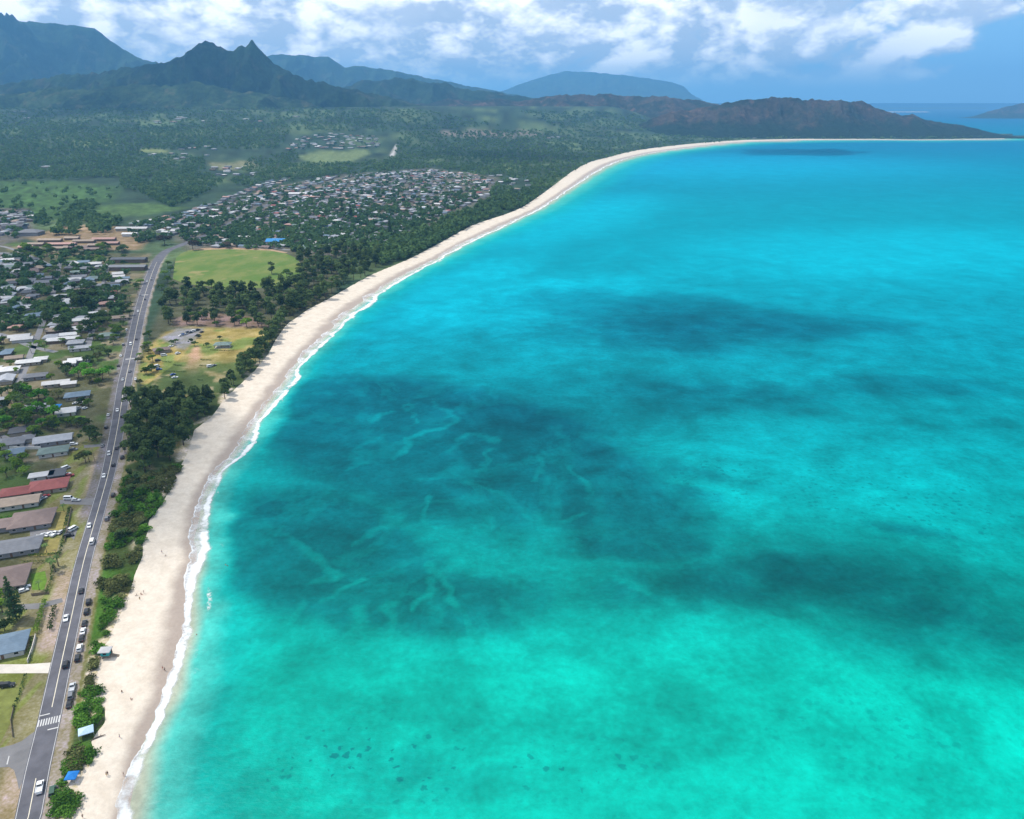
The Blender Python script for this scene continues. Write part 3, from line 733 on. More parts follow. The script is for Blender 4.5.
def road_at(s_):
    x, y = np.interp(s_, CUM, ROAD[:, 0]), np.interp(s_, CUM, ROAD[:, 1])
    x2, y2 = np.interp(s_ + 2, CUM, ROAD[:, 0]), np.interp(s_ + 2, CUM, ROAD[:, 1])
    x1, y1 = np.interp(s_ - 2, CUM, ROAD[:, 0]), np.interp(s_ - 2, CUM, ROAD[:, 1])
    t = np.array([x2 - x1, y2 - y1]); t /= np.linalg.norm(t)
    return np.array([x, y]), t
def s_of(px, py):
    q = np.array(G(px, py)[:2]); ss_ = np.linspace(0, CUM[-1], 6000)
    xx, yy = np.interp(ss_, CUM, ROAD[:, 0]), np.interp(ss_, CUM, ROAD[:, 1])
    return float(ss_[np.argmin((xx - q[0]) ** 2 + (yy - q[1]) ** 2)])
s_zeb = s_of(49, 721)
fine_s = np.arange(0, s_of(157, 262), 3.0)
FINE = np.array([road_at(s_)[0] for s_ in fine_s])
for sg in (-1, 1):
    off = sg * (half(fine_s) - 0.35) - 0.08
    strip_obj('edge_line', FINE, off, off + 0.16, LZ + 0.055, m_white)
before = FINE[(fine_s < s_zeb - 14) & (fine_s < s_of(36, 772))]; after = FINE[fine_s > s_zeb + 4.5]
strip_obj('centre_line', before, -0.12, 0.12, LZ + 0.055, m_yel)
strip_obj('centre_line', after, -0.13, 0.13, LZ + 0.055, m_yel)
# zebra crossing and stop lines
def bars(name, s0, s1, offs, wd):
    V, F = [], []
    for o_ in offs:
        for s_, e in ((s0, 0), (s1, 1)):
            c, t = road_at(s_); nr = np.array([t[1], -t[0]])
            for q in (o_ - wd / 2, o_ + wd / 2): V.append((*(c + nr * q), LZ + 0.056))
        b = len(V) - 4; F.append((b, b + 1, b + 3, b + 2))
    me = bpy.data.meshes.new(name); me.from_pydata(V, [], F); me.materials.append(m_white); struct(name, me)
def zebra(px, py):
    s_ = s_of(px, py); bars('zebra_crossing', s_ - 1.7, s_ + 1.7, np.linspace(-3.15, 3.15, 9), 0.42); return s_
zebra(49, 721)
bars('stop_line', s_zeb + 3.6, s_zeb + 4.1, [-1.8], 3.2); bars('stop_line', s_zeb - 4.6, s_zeb - 4.1, [1.8], 3.2)
zebra(129.5, 359); zebra(144, 295)

def sheet(name, px, z, mat, world=False):
    pts = [(p[0], p[1]) for p in px] if world else [tuple(G(*p)[:2]) for p in px]
    me = bpy.data.meshes.new(name); me.from_pydata([(x, y, LZ + z) for x, y in pts], [], [tuple(range(len(pts)))])
    me.materials.append(mat); me.update()
    if me.polygons[0].normal.z < 0: me.flip_normals()
    return struct(name, me)
sheet('side_road', [(37.5,730),(36,738),(33,748),(29,762),(25,775),(19,790),(17,780),(14,770),(9,767),(0,767.5),(-60,772),(-60,752),(0,748),(12,745),(22,741),(31,734)], 0.03, m_asph2)
sheet('stop_line', [(8.6,756),(9.6,756),(7.6,764.5),(6.4,764.5)], 0.036, m_white)
sheet('driveway', [(-60,664.5),(26,664.3),(52.5,662.5),(50.6,668),(48.5,673.2),(26,673.2),(-60,674)], 0.03, m_conc)
sheet('driveway', [(84,445),(104,444),(103,446.4),(84,448)], 0.03, m_asph2)
sheet('driveway', [(60,500),(96,498),(92,505),(60,504)], 0.03, m_asph2)
sheet('driveway', [(30,531),(66,526),(78,528),(74,540),(66,533),(30,536)], 0.03, m_asph2)
sheet('driveway', [(12,605),(40,603),(62,598),(63,602),(40,609),(14,610)], 0.025, m_asph2)
m_lane = plain('lane', (0.20, 0.195, 0.20), 0.9, 0.2, 0.15, 0.2)
LANES = [[(-40,246),(0,246),(30,256),(48,264)], [(60,262),(54,290),(40,330),(16,390)], [(108,262),(100,300),(88,345)], [(-40,330),(0,334),(30,346),(56,352)], [(-30,285),(20,280),(60,276),(120,274)],
         [(0,436),(30,447),(70,447)], [(196,240),(230,243),(290,250)], [(204,233),(250,226),(330,214),(420,200)], [(180,236),(220,212),(262,190)], [(240,246),(300,228),(360,216),(430,214)], [(300,243),(330,212),(352,178)], [(360,235),(392,205),(410,176)], [(420,222),(440,196),(450,176)], [(215,222),(300,205),(400,188),(480,186)]]
LANE_W = [smooth_line(gl(l), 10.0) for l in LANES]
for l in LANE_W: strip_obj('lane', l, -2.6, 2.6, LZ + 0.02, m_lane)

m_lawn, n = new_mat('lawn')
pos = n.n('ShaderNodeNewGeometry').outputs['Position']
c = n.mix(n.ss(n.noise(n.vmul(pos, (1, .5, 1)), 0.035, 5, 0.6), 0.36, 0.62), (0.085, 0.150, 0.026), (0.165, 0.185, 0.050))
c = n.mix(n.ss(n.noise(pos, 0.5, 4, 0.7), 0.3, 0.75, 0.0, 0.5), c, (0.10, 0.16, 0.03))
c = n.mix(n.ss(n.noise(pos, 0.022, 3, 0.6), 0.60, 0.70, 0.0, 0.6), c, (0.30, 0.23, 0.10))
finish(n, c, 0.95, 0.1)
sheet('lawn', [(173,279),(174,268),(176,258),(181,253.5),(188,250.5),(205,248.6),(226,247.8),(252,248.8),(270,250),(285,253),(296,258),(301,264),(302,277),(296,284),(270,287),(247,289),(226,290),(208,286),(186,284)], 0.06, m_lawn)
m_dirt = plain('dirt', (0.34, 0.23, 0.14), 0.95, 0.1, 0.25, 0.1)
sheet('dirt_path', [(188,250.2),(205,248.0),(226,247.2),(252,248.2),(272,249.4),(288,252.6),(284,253.2),(270,250.6),(250,249.8),(226,249.2),(206,250.0)], 0.075, m_dirt)
m_grass = plain('yard_grass', (0.105, 0.19, 0.025), 0.95, 0.1, 0.3, 0.5)
sheet('yard_lawn', [(31,574),(45,571),(47,580),(44,590),(32,590)], 0.04, m_grass)
sheet('yard_lawn', [(54,415),(86,416),(82,422),(54,421)], 0.04, m_grass)
m_dry = plain('dry_grass', (0.23, 0.195, 0.065), 0.95, 0.1, 0.3, 0.4)
sheet('yard_lawn', [(52,511),(68,511),(65,531),(48,530)], 0.04, m_dry)
sheet('yard_lawn', [(33,541),(60,538),(56,556),(30,556)], 0.04, m_dry)
m_verge = plain('verge_grass', (0.150, 0.165, 0.045), 0.95, 0.1, 0.35, 0.3)
sheet('yard_lawn', [(-40,700),(0,690),(24,686),(16,712),(0,744),(-40,760)], 0.03, m_verge)

# ------------------------------------------------------------------ labels that single things out
LMK = {'the lowest zebra crossing': (49,721), 'the pale concrete driveway': (25,668), 'the long red roof': (44,485), 'the tall cone-shaped pine': (17,612),
       'the lawn\'s near edge': (215,287), 'the lawn\'s far edge': (235,248), 'the lawn\'s tree pair': (279,268), 'the park car park': (192,333), 'the side road junction': (20,752),
       'the road bend': (163,254), 'the bright green tree clump': (92,372), 'the bright green field': (60,195), 'the pale oval field': (335,156), 'the blue tent': (73,781), 'the twin long roofs': (130,263),
       'the slim pines': (352,205), 'the tan dirt lot': (80,238), 'the white beach hut': (107,650), 'the park pavilion': (223,345), 'the blue roof': (276,241), 'the big brown-grey roof': (30,517),
       'the middle zebra crossing': (129,359), 'the long white hall': (298,193), 'the dark roadside grove': (165,420), 'the town\'s left edge': (180,228)}
ORD = ['', 'second ', 'third ', 'fourth ', 'fifth ', 'sixth ', 'seventh ', 'eighth ', 'ninth ', 'tenth ', 'eleventh ', 'twelfth ', 'thirteenth ', 'fourteenth ', 'fifteenth ', 'sixteenth ', 'seventeenth ', 'eighteenth ']
PENDING = []
def later(o, base, cat, group=None):
    o['category'] = cat
    if group: o['group'] = group
    PENDING.append((o, base))
def settle_labels():
    fam = {}
    for o, b in PENDING: fam.setdefault(b, []).append(o)
    for b, os_ in fam.items():
        if len(os_) == 1: os_[0]['label'] = b; continue
        P_ = np.array([PX(*o.matrix_basis.translation) for o in os_]); best = {}
        for nm, q in LMK.items():
            d = np.hypot(*(P_ - np.array(q)).T)
            for r_, i in enumerate(np.argsort(d)):
                if i not in best or (r_, d[i]) < best[i][:2]: best[i] = (r_, d[i], nm)
        for i, o in enumerate(os_):
            r_, _, nm = best[i]
            o['label'] = f"{b}, {ORD[r_]}nearest {nm}" if r_ < len(ORD) else b

# ------------------------------------------------------------------ houses
def rmat(name, col, var=0.12, scale=0.35):
    m, n = new_mat(name)
    tcn = n.n('ShaderNodeTexCoord').outputs['Object']
    k = n.noise(tcn, scale, 5, 0.65); k2 = n.noise(n.vmul(tcn, (0.35, 2.0, 1)), 1.4, 4, 0.6)
    f = n.math('MULTIPLY', n.lin(k, 0.25, 0.75, 1 - var * 1.6, 1 + var * 1.2), n.lin(k2, 0.25, 0.75, 1 - var, 1 + var))
    oi = n.n('ShaderNodeObjectInfo').outputs['Random']
    f = n.math('MULTIPLY', f, n.lin(oi, 0, 1, 0.82, 1.1))
    finish(n, n.mix(1.0, col, n.n('ShaderNodeCombineXYZ', ins={0: f, 1: f, 2: f}).outputs[0], 'MULTIPLY'), 0.75, 0.2)
    return m
ROOFS = {'white': rmat('roof_white', (0.52, 0.51, 0.50), .10), 'pale grey': rmat('roof_pale_grey', (0.33, 0.34, 0.36)), 'grey': rmat('roof_grey', (0.165, 0.17, 0.185)), 'dark grey': rmat('roof_dark_grey', (0.085, 0.09, 0.10)),
         'slate blue': rmat('roof_slate', (0.13, 0.18, 0.23)), 'tan': rmat('roof_tan', (0.30, 0.235, 0.18)), 'brown': rmat('roof_brown', (0.19, 0.14, 0.125)), 'red': rmat('roof_red', (0.27, 0.085, 0.075)),
         'pinkish': rmat('roof_pink', (0.40, 0.24, 0.20)), 'green-grey': rmat('roof_green', (0.15, 0.20, 0.18)), 'blue': rmat('roof_blue', (0.04, 0.22, 0.48))}
WALLS = {'cream': plain('wall_cream', (0.34, 0.30, 0.24), 0.9, 0.1, 0.1), 'white': plain('wall_white', (0.46, 0.45, 0.43), 0.9, 0.1, 0.1), 'grey': plain('wall_grey', (0.24, 0.24, 0.25), 0.9, 0.1, 0.1), 'brown': plain('wall_brown', (0.16, 0.12, 0.09), 0.9, 0.1, 0.1)}
m_glass = plain('window_glass', (0.02, 0.025, 0.03), 0.15, 0.5, 0.0)
m_door = plain('door', (0.16, 0.10, 0.07), 0.7, 0.2, 0.1)
m_trim = plain('trim', (0.68, 0.67, 0.64), 0.8, 0.2, 0.05)
m_rust = plain('roof_sheet', (0.55, 0.55, 0.58), 0.5, 0.4, 0.2)

def roof_bits(mb, L, W, h, rh, kind, ov, mi=0, x=0.0, y=0.0, zoff=0.0):
    a, b = L / 2 + ov, W / 2 + ov; t = 0.22
    z0, z1, z2 = h + zoff - 0.05, h + t + zoff, h + t + rh + zoff
    if kind == 'flat':
        mb.box(x - a, x + a, y - b, y + b, z0, z1 + 0.12, mi); return
    r_ = a - (b * 0.95 if kind == 'hip' else 0.0)
    if kind == 'hip' and r_ < 0.4: r_ = 0.4
    vs = [(x - a, y - b, z0), (x + a, y - b, z0), (x + a, y + b, z0), (x - a, y + b, z0), (x - a, y - b, z1), (x + a, y - b, z1), (x + a, y + b, z1), (x - a, y + b, z1), (x - r_, y, z2), (x + r_, y, z2)]
    fs = [(3, 2, 1, 0), (0, 1, 5, 4), (1, 2, 6, 5), (2, 3, 7, 6), (3, 0, 4, 7), (4, 5, 9, 8), (6, 7, 8, 9), (5, 6, 9), (7, 4, 8)]
    mb.add(vs, fs, mi)
def house(px, py, L, W, roof, wall='cream', kind='gable', h=2.6, rh=None, rot=None, detail=2, wing=None, name='house', base='', cat='house', group=None, at=None, label=None, ridge='x', extra=None):
    """detail 0: one mesh; 1: wall and roof; 2: windows and doors too"""
    if at is None:
        p = G(px, py, LZ + h + 1.0)
        at = (p.x, p.y)
    if rot is None:
        _, t = road_frame(*at); rot = math.atan2(t[1], t[0]) - math.pi / 2
    rh = rh if rh is not None else (min(L, W) * 0.18 if kind != 'flat' else 0)
    e = None
    boxes = [(L, W, 0.0, 0.0)]
    if wing: boxes.append((wing[0], wing[1], wing[2], wing[3]))
    def walls_mb():
        mb = MB()
        for k, (l, w_, x, y) in enumerate(boxes): mb.box(x - l / 2, x + l / 2, y - w_ / 2, y + w_ / 2, -0.3, h - 0.02 * k)
        return mb
    def roof_mb(k):
        l, w_, x, y = boxes[k]; mb = MB()
        if (ridge == 'y' and k == 0) or (w_ > l):
            m2 = MB(); roof_bits(m2, w_, l, h - 0.04 * k, rh if k == 0 else min(l, w_) * 0.18, kind, 0.95)
            mb.add([(-v[1] + x, v[0] + y, v[2]) for v in m2.v], m2.f)
        else: roof_bits(mb, l, w_, h - 0.04 * k, rh if k == 0 else min(l, w_) * 0.18, kind, 0.95, 0, x, y)
        return mb
    if detail == 0:
        mb = walls_mb()
        for k in range(len(boxes)):
            r_ = roof_mb(k); mb.add(r_.v, r_.f, 1)
        e = link(name, mb.mesh(name, WALLS[wall], ROOFS[roof]), None, (*at, LZ), rot)
    else:
        e = empty(name, (*at, LZ), rot)
        link('wall', walls_mb().mesh('wall', WALLS[wall]), e)
        for k in range(len(boxes)): link('roof', roof_mb(k).mesh('roof', ROOFS[roof]), e)
        if detail >= 2:
            sides = [(0, -1, L), (0, 1, L), (1, 0, W), (-1, 0, W)]
            for nx, ny, ln in sides:
                k = max(1, int(ln / 4.2))
                for i in range(k):
                    u_ = (i + 0.5) / k * ln - ln / 2
                    isdoor = (ny == -1 and i == k // 2) or (nx == 1 and i == 0)
                    z0, z1, hw = (0.05, 2.05, 0.5) if isdoor else (0.9, 2.05, 0.85)
                    fr, gls = MB(), MB()
                    def put(mb, hw_, a0, a1, d0, d1):
                        if ny: mb.box(u_ - hw_, u_ + hw_, ny * (W / 2 + d0) if ny > 0 else -(W / 2 + d1), (W / 2 + d1) if ny > 0 else -(W / 2 + d0), a0, a1)
                        else: mb.box((L / 2 + d0) if nx > 0 else -(L / 2 + d1), (L / 2 + d1) if nx > 0 else -(L / 2 + d0), u_ - hw_, u_ + hw_, a0, a1)
                    put(fr, hw, z0, z1, 0.003, 0.06)
                    d_ = link('door' if isdoor else 'window', fr.mesh('door' if isdoor else 'window', m_door if isdoor else m_trim), e)
                    if not isdoor:
                        put(gls, hw - 0.1, z0 + 0.1, z1 - 0.1, 0.062, 0.075); link('pane', gls.mesh('pane', m_glass), d_)
        if extra: extra(e)
    if label: tag(e, label, cat, group)
    else: later(e, base or f"{roof}-roofed {kind if kind != 'flat' else 'flat'} house", cat, group)
    return e
GH = 'houses in the near yards left of the road'
def sheets_on(e):
    mb = MB(); mb.box(-7, 6, -3.6, 0.4, 0, 0.06, 0, Matrix.Translation((0, -1.2, 3.62)) @ Matrix.Rotation(0.325, 4, 'X'))
    o = link('metal_sheet', mb.mesh('metal_sheet', ROOFS['white']), e); o['label'] = 'pale metal sheets laid over the grey roof'
NEAR = [
 (4,642,14,12,'slate blue','white','hip','slate blue roofed house at the left edge above the pale driveway',None),
 (3,576,18,17,'brown','cream','hip','brown-roofed house beside the tall dark pine',None),
 (13,544,22,12,'grey','grey','hip','grey hip-roofed house partly covered with pale metal sheets',None),
 (32,516.5,18,16,'brown','grey','hip','big brown-grey roofed house with a lower wing on its left',(14,9,-15,-1)),
 (48,483,18,12,'red','cream','hip','long red-roofed house with a low red wing on its left',(14,9,-15,-2.5)),
 (19,499,18,9,'tan','white','gable','tan-roofed house right below the long red-roofed house',None),
 (41,473,11,5,'white','white','flat','narrow white flat shed roof above the long red-roofed house',None),
 (57,471,7,9,'dark grey','brown','flat','dark grey flat-roofed shed touching the white narrow shed',None),
 (53,448.5,15,9,'green-grey','white','hip','green-grey hip-roofed house below the long pale grey roof',None),
 (53,437,20,10,'pale grey','grey','gable','long pale grey roofed house beside the dark round roadside tree',None),
 (10,440,15,11,'grey','white','hip','grey hip-roofed house near the left edge among green trees',(6,7,9,4)),
 (14,450,9,8,'slate blue','white','hip','small slate-roofed cottage at the end of the long white wall',None),
 (77,393,15,10,'slate blue','cream','hip','slate blue hip-roofed house facing the road below the white roofs',None),
 (66,409,11,10,'white','white','gable','white-roofed shed with a blue tarpaulin beside it',None),
 (56,381,17,8,'white','cream','gable','long white-roofed house above the slate blue roof',(9,6,9,-5)),
 (79,358,15,8,'white','white','gable','white-roofed house just above the bright green tree clump',(8,8,-6,-6)),
 (80,346,16,8,'pale grey','white','gable','pale long house second above the bright green tree clump',None),
 (19,335,16,9,'white','white','gable','white-roofed house with two long bays near the left edge',(16,8,4,-10)),
 (28,360,17,9,'white','cream','hip','white hip-roofed house in the middle of the left green trees',(9,8,8,5)),
 (35,374,15,9,'grey','grey','hip','small grey hip-roofed house below the white hip roof',None),
 (35,314,17,12,'slate blue','white','hip','large slate hip-roofed house by the dark trees',(9,8,6,8)),
 (14,356,12,8,'tan','cream','gable','tan-roofed small house left of the white hip roof',None),
 (97,312,15,9,'white','cream','gable','white-roofed long house among the dark trees by the road',None),
 (108,292,16,11,'red','cream','gable','red-roofed house in the tight rows near the road',None),
 (107,302,15,10,'pinkish','brown','hip','pinkish-roofed house just below the red-roofed one near the road',None),
 (120,316,14,9,'tan','cream','gable','tan-roofed house closest to the road among the palms',None),
 (60,295,18,10,'white','white','hip','white hip-roofed house at the head of the dark trees',None),
 (45,281,20,12,'grey','white','gable','wide grey gabled house in the tight left rows',None),
]
PLACED = []
for px_c, py_c, L, W, rf, wl, kd, lab, wing in NEAR:
    e = house(px_c, py_c, L, W, rf, wl, kd, wing=wing, label=lab, group=GH, extra=sheets_on if 'metal sheets' in lab else None)
    PLACED.append((e.location.x, e.location.y, math.hypot(L, W) / 2 + 4))
    if wing: PLACED.append((e.location.x + wing[2], e.location.y + wing[3], max(wing[:2]) / 2 + 3))
# big buildings
for px_c, py_c, L, W, rf, wl, kd, h, lab, nm, cat in [
 (129,258,44,11,'dark grey','brown','gable',4.5,'upper of two long dark grey roofs at the road bend','hall','building'), (128,265.5,44,11,'grey','brown','gable',4.5,'lower of two long grey roofs at the road bend','hall','building'),
 (276,240,26,18,'blue','white','gable',5,'hall with a bright blue roof behind the park lawn','hall','building'), (298,193,40,14,'white','white','gable',5,'long white-roofed hall in the middle of the town','hall','building'),
 (132,227.5,50,12,'white','cream','gable',4,'long white-roofed barn on the far side of the tan dirt lot','barn','barn'), (30,231,34,22,'grey','grey','hip',5,'wide grey-roofed warehouse left of the tan dirt lot','warehouse','warehouse'), (14,225,34,18,'dark grey','grey','gable',5,'dark grey roofed warehouse at the left beyond the rows of houses','warehouse','warehouse'),
 (130,233,22,10,'white','white','gable',4,'short white-roofed barn beside the tan dirt lot','barn','barn')]:
    e = house(px_c, py_c, L, W, rf, wl, kd, h=h, detail=1, label=lab, name=nm, cat=cat, rot=R(2))
    PLACED.append((e.location.x, e.location.y, L / 2 + 4))
# blocks of long brownish sheds over the dirt lot
for i, (px_c, py_c, L) in enumerate([(50,239,60),(62,243,70),(84,240,55),(104,238,60),(76,246,60),(98,244,48),(36,243,40),(72,237,36),(112,242,34),(60,247,40),(26,246,34),(92,248,36)]):
    e = house(px_c, py_c, L * 0.55, 10, ('tan', 'pinkish', 'tan', 'pinkish', 'brown', 'tan', 'tan')[i % 7], 'brown', 'gable', h=3, detail=1, base=f"long {('tan', 'pinkish', 'tan', 'pinkish', 'brown', 'tan', 'tan')[i % 7]}-roofed shed on the tan dirt lot", name='shed', cat='shed', group='sheds on the dirt lot', rot=R(4))
    PLACED.append((e.location.x, e.location.y, 14))

def scatter(px, step, seed, jit=0.36, rot=None):
    """places on a jittered grid inside a region of the ground, with the local street direction"""
    P_ = gl(px); rg = random.Random(seed); out = []
    c = P_.mean(0)
    _, t = road_frame(*c) if rot is None else (0, np.array([math.cos(rot + math.pi / 2), math.sin(rot + math.pi / 2)]))
    nr = np.array([t[1], -t[0]])
    q = (P_ - c) @ np.stack([nr, t], 1)
    sx_, sy_ = step if isinstance(step, tuple) else (step, step)
    for u_ in np.arange(q[:, 0].min(), q[:, 0].max(), sx_):
        for v_ in np.arange(q[:, 1].min(), q[:, 1].max(), sy_):
            p = c + nr * (u_ + rg.uniform(-jit, jit) * sx_) + t * (v_ + rg.uniform(-jit, jit) * sy_)
            if inpoly(np.array([p[0]]), np.array([p[1]]), P_)[0]: out.append((p[0], p[1]))
    return out, math.atan2(t[1], t[0]) - math.pi / 2
def lane_dist(x, y):
    d = 1e9
    for l in LANE_W: d = min(d, float(np.hypot(l[:, 0] - x, l[:, 1] - y).min()))
    return d
def clear(x, y, r_):
    return all((x - a) ** 2 + (y - b) ** 2 > (c + r_) ** 2 for a, b, c in PLACED)
ROOFPICK = ['white'] * 4 + ['pale grey'] * 6 + ['grey'] * 7 + ['dark grey'] * 4 + ['slate blue'] * 3 + ['tan'] * 3 + ['brown'] * 3 + ['red'] + ['pinkish'] + ['green-grey'] * 2
cands = []
for poly, step, seed, rot, area in [
  ([(-30,250),(40,262),(100,264),(126,272),(126,290),(112,345),(92,352),(60,352),(40,372),(0,378),(-30,378)], (17, 15.5), 3, None, 'in the tight left rows'),
  ([(-30,380),(30,380),(60,400),(60,440),(40,470),(0,480),(-30,480)], (26, 24), 4, None, 'among the left green trees'),
  ([(150,226),(205,206),(262,184),(300,176),(262,192),(205,214),(180,236),(150,240)], (24, 26), 13, R(-14), 'at the town\'s upper left edge'),
  ([(-30,212),(30,212),(36,222),(26,226),(0,238),(-30,240)], (22, 22), 5, R(6), 'by the warehouses'),
  ([(186,246),(180,236),(205,214),(262,191),(330,177),(430,170),(492,180),(478,200),(430,222),(390,243),(330,246),(300,252),(270,250)], (18.5, 18), 6, R(-14), 'in the town'),
  ([(118,226),(180,215),(205,206),(204,213),(176,236),(150,232)], (24, 24), 8, R(4), 'by the farmland'),
  ]:
    pts, r0 = scatter(poly, step, seed, 0.30, rot)
    for x, y in pts: cands.append((math.hypot(x, y), x, y, r0, area))
cands.sort()
kept, rest = [], []
occ = []
for d, x, y, r0, area in cands:
    if not clear(x, y, 5) or abs(road_frame(x, y)[0]) < 15 or lane_dist(x, y) < 7.5: continue
    if y < 700 and rng.random() < 0.15: continue
    if area == 'in the town' and rng.random() < 0.10 + 0.30 * min(max((PX(x, y)[0] - 330) / 150, 0), 1): continue
    kept.append((d, x, y, r0, area))
IND = 252
for i, (d, x, y, r0, area) in enumerate(kept):
    rf = rng.choice(ROOFPICK); L, W = rng.uniform(10, 16), rng.uniform(8, 11.5); kd = rng.choice(['gable', 'gable', 'hip', 'hip', 'flat']); wl = rng.choice(list(WALLS))
    rt = r0 + rng.gauss(0, 0.07) + (math.pi / 2 if rng.random() < 0.3 else 0)
    wing = (W * 0.7, L * 0.45, L * 0.3, -W * 0.55) if rng.random() < 0.3 else None
    if i < IND:
        house(0, 0, L, W, rf, wl, kd, at=(x, y), rot=rt, detail=1 if d < 900 else 0, wing=wing, base=f"{rf}-roofed {kd if kd != 'flat' else 'flat-topped'} house {area}", group=f'houses {area}')
        PLACED.append((x, y, 7))
    else: rest.append((x, y, L, W, rf, wl, kd, rt))
# every smaller house farther off: one mass
def far_houses(lst):
    mats = list(ROOFS.values()) + list(WALLS.values()); ri = {k: i for i, k in enumerate(ROOFS)}; wi = {k: i + len(ROOFS) for i, k in enumerate(WALLS)}
    mb = MB()
    for x, y, L, W, rf, wl, kd, rt in lst:
        M = Matrix.Translation((x, y, land_z(x, y))) @ Matrix.Rotation(rt, 4, 'Z')
        mb.box(-L / 2, L / 2, -W / 2, W / 2, -1.5, 2.9, wi[wl], M)
        m2 = MB(); roof_bits(m2, L, W, 2.9, 1.6, kd, 0.5); mb.add(m2.v, m2.f, ri[rf], M)
    struct('distant_houses', mb.mesh('distant_houses', *mats), 'stuff')
for poly, step, seed, keep_, big in [([(286,150),(292,139),(330,133),(372,136),(384,143),(372,150)], (30, 60), 21, .8, 1.3), ([(140,122),(160,118),(215,116.5),(218,119),(190,122),(150,125)], (60, 170), 22, .75, 2.2), ([(140,155),(180,148),(214,146),(226,158),(180,160)], (40, 60), 23, .55, 1.2),
        ([(195,121),(262,119),(270,124),(200,126)], (70, 140), 24, .6, 1.6), ([(0,112),(90,108),(94,124),(0,126)], (150, 330), 25, .25, 1.8), ([(292,116),(320,112),(322,114),(296,118)], (60, 200), 26, .6, 2.0), ([(545,140),(552,133),(570,132),(568,140)], (50, 120), 27, .8, 1.5), ([(590,108.5),(700,108),(700,113),(600,114)], (110, 500), 28, .4, 2.2),
        ([(395,118),(412,115),(414,119)], (60, 200), 29, .8, 1.8), ([(735,139.6),(800,138.2),(860,138.0),(860,137),(735,138.4)], (90, 200), 30, .5, 1.6), ([(206,168),(250,166),(262,176),(215,178)], (30, 40), 31, .4, 1.2), ([(435,170),(500,176),(540,182),(500,196),(470,205)], (34, 34), 32, .45, 1.0), ([(30,145),(140,140),(140,170),(30,172)], (120, 160), 33, .15, 1.8)]:
    pts, r0 = scatter(poly, step, seed, .45, R(-10))
    for x, y in pts:
        if rng.random() < keep_: rest.append((x, y, rng.uniform(10, 17) * big, rng.uniform(8, 12) * big, rng.choice(['white', 'white', 'pale grey', 'pale grey', 'tan', 'grey', 'pinkish']), rng.choice(list(WALLS)), rng.choice(['gable', 'hip', 'flat']), r0 + rng.gauss(0, .2)))
far_houses(rest)
FARCELL = {(int(x // 24), int(y // 60)) for x, y, *_ in rest if y > 1500} | {(int(x // 24), int(y // 60) - 1) for x, y, *_ in rest if y > 1500}
print('houses', len(kept), 'rest', len(rest))

# ------------------------------------------------------------------ trees
def leaf_mat(name, a, b, obj=0.35):
    m, n = new_mat(name)
    tone = n.n('ShaderNodeAttribute', attribute_name='tone').outputs['Fac']
    oi = n.n('ShaderNodeObjectInfo').outputs['Random']
    c = n.mix(n.math('ADD', n.math('MULTIPLY', tone, 0.62), n.math('MULTIPLY', oi, 0.38)), a, b)
    f = n.lin(oi, 0, 1, 1 - obj, 1 + obj)
    c = n.mix(1.0, c, n.n('ShaderNodeCombineXYZ', ins={0: f, 1: f, 2: f}).outputs[0], 'MULTIPLY')
    d = n.n('ShaderNodeBsdfDiffuse', ins={'Color': c}); t = n.n('ShaderNodeBsdfTranslucent', ins={'Color': c})
    mx = n.n('ShaderNodeMixShader', ins={0: 0.28, 1: d.outputs[0], 2: t.outputs[0]})
    n.n('ShaderNodeOutputMaterial', ins={0: mx.outputs[0]})
    return m
LEAF = {'ironwood': leaf_mat('leaf_ironwood', (0.045, 0.085, 0.035), (0.142, 0.194, 0.058)), 'broadleaf': leaf_mat('leaf_broad', (0.054, 0.120, 0.022), (0.185, 0.279, 0.041)),
        'dark': leaf_mat('leaf_dark', (0.034, 0.070, 0.027), (0.109, 0.156, 0.046)), 'bright': leaf_mat('leaf_bright', (0.054, 0.178, 0.022), (0.132, 0.318, 0.037), .2), 'pine': leaf_mat('leaf_pine', (0.024, 0.056, 0.027), (0.081, 0.129, 0.044)),
        'brown': leaf_mat('leaf_brown', (0.070, 0.059, 0.046), (0.155, 0.116, 0.078)), 'palm': leaf_mat('leaf_palm', (0.046, 0.096, 0.031), (0.132, 0.194, 0.062)), 'shrub': leaf_mat('leaf_shrub', (0.046, 0.132, 0.019), (0.132, 0.264, 0.037), .3), 'olive': leaf_mat('leaf_olive', (0.070, 0.093, 0.031), (0.186, 0.194, 0.070), .3)}
m_bark = plain('bark', (0.13, 0.10, 0.08), 0.95, 0.1, 0.25, 1.0)

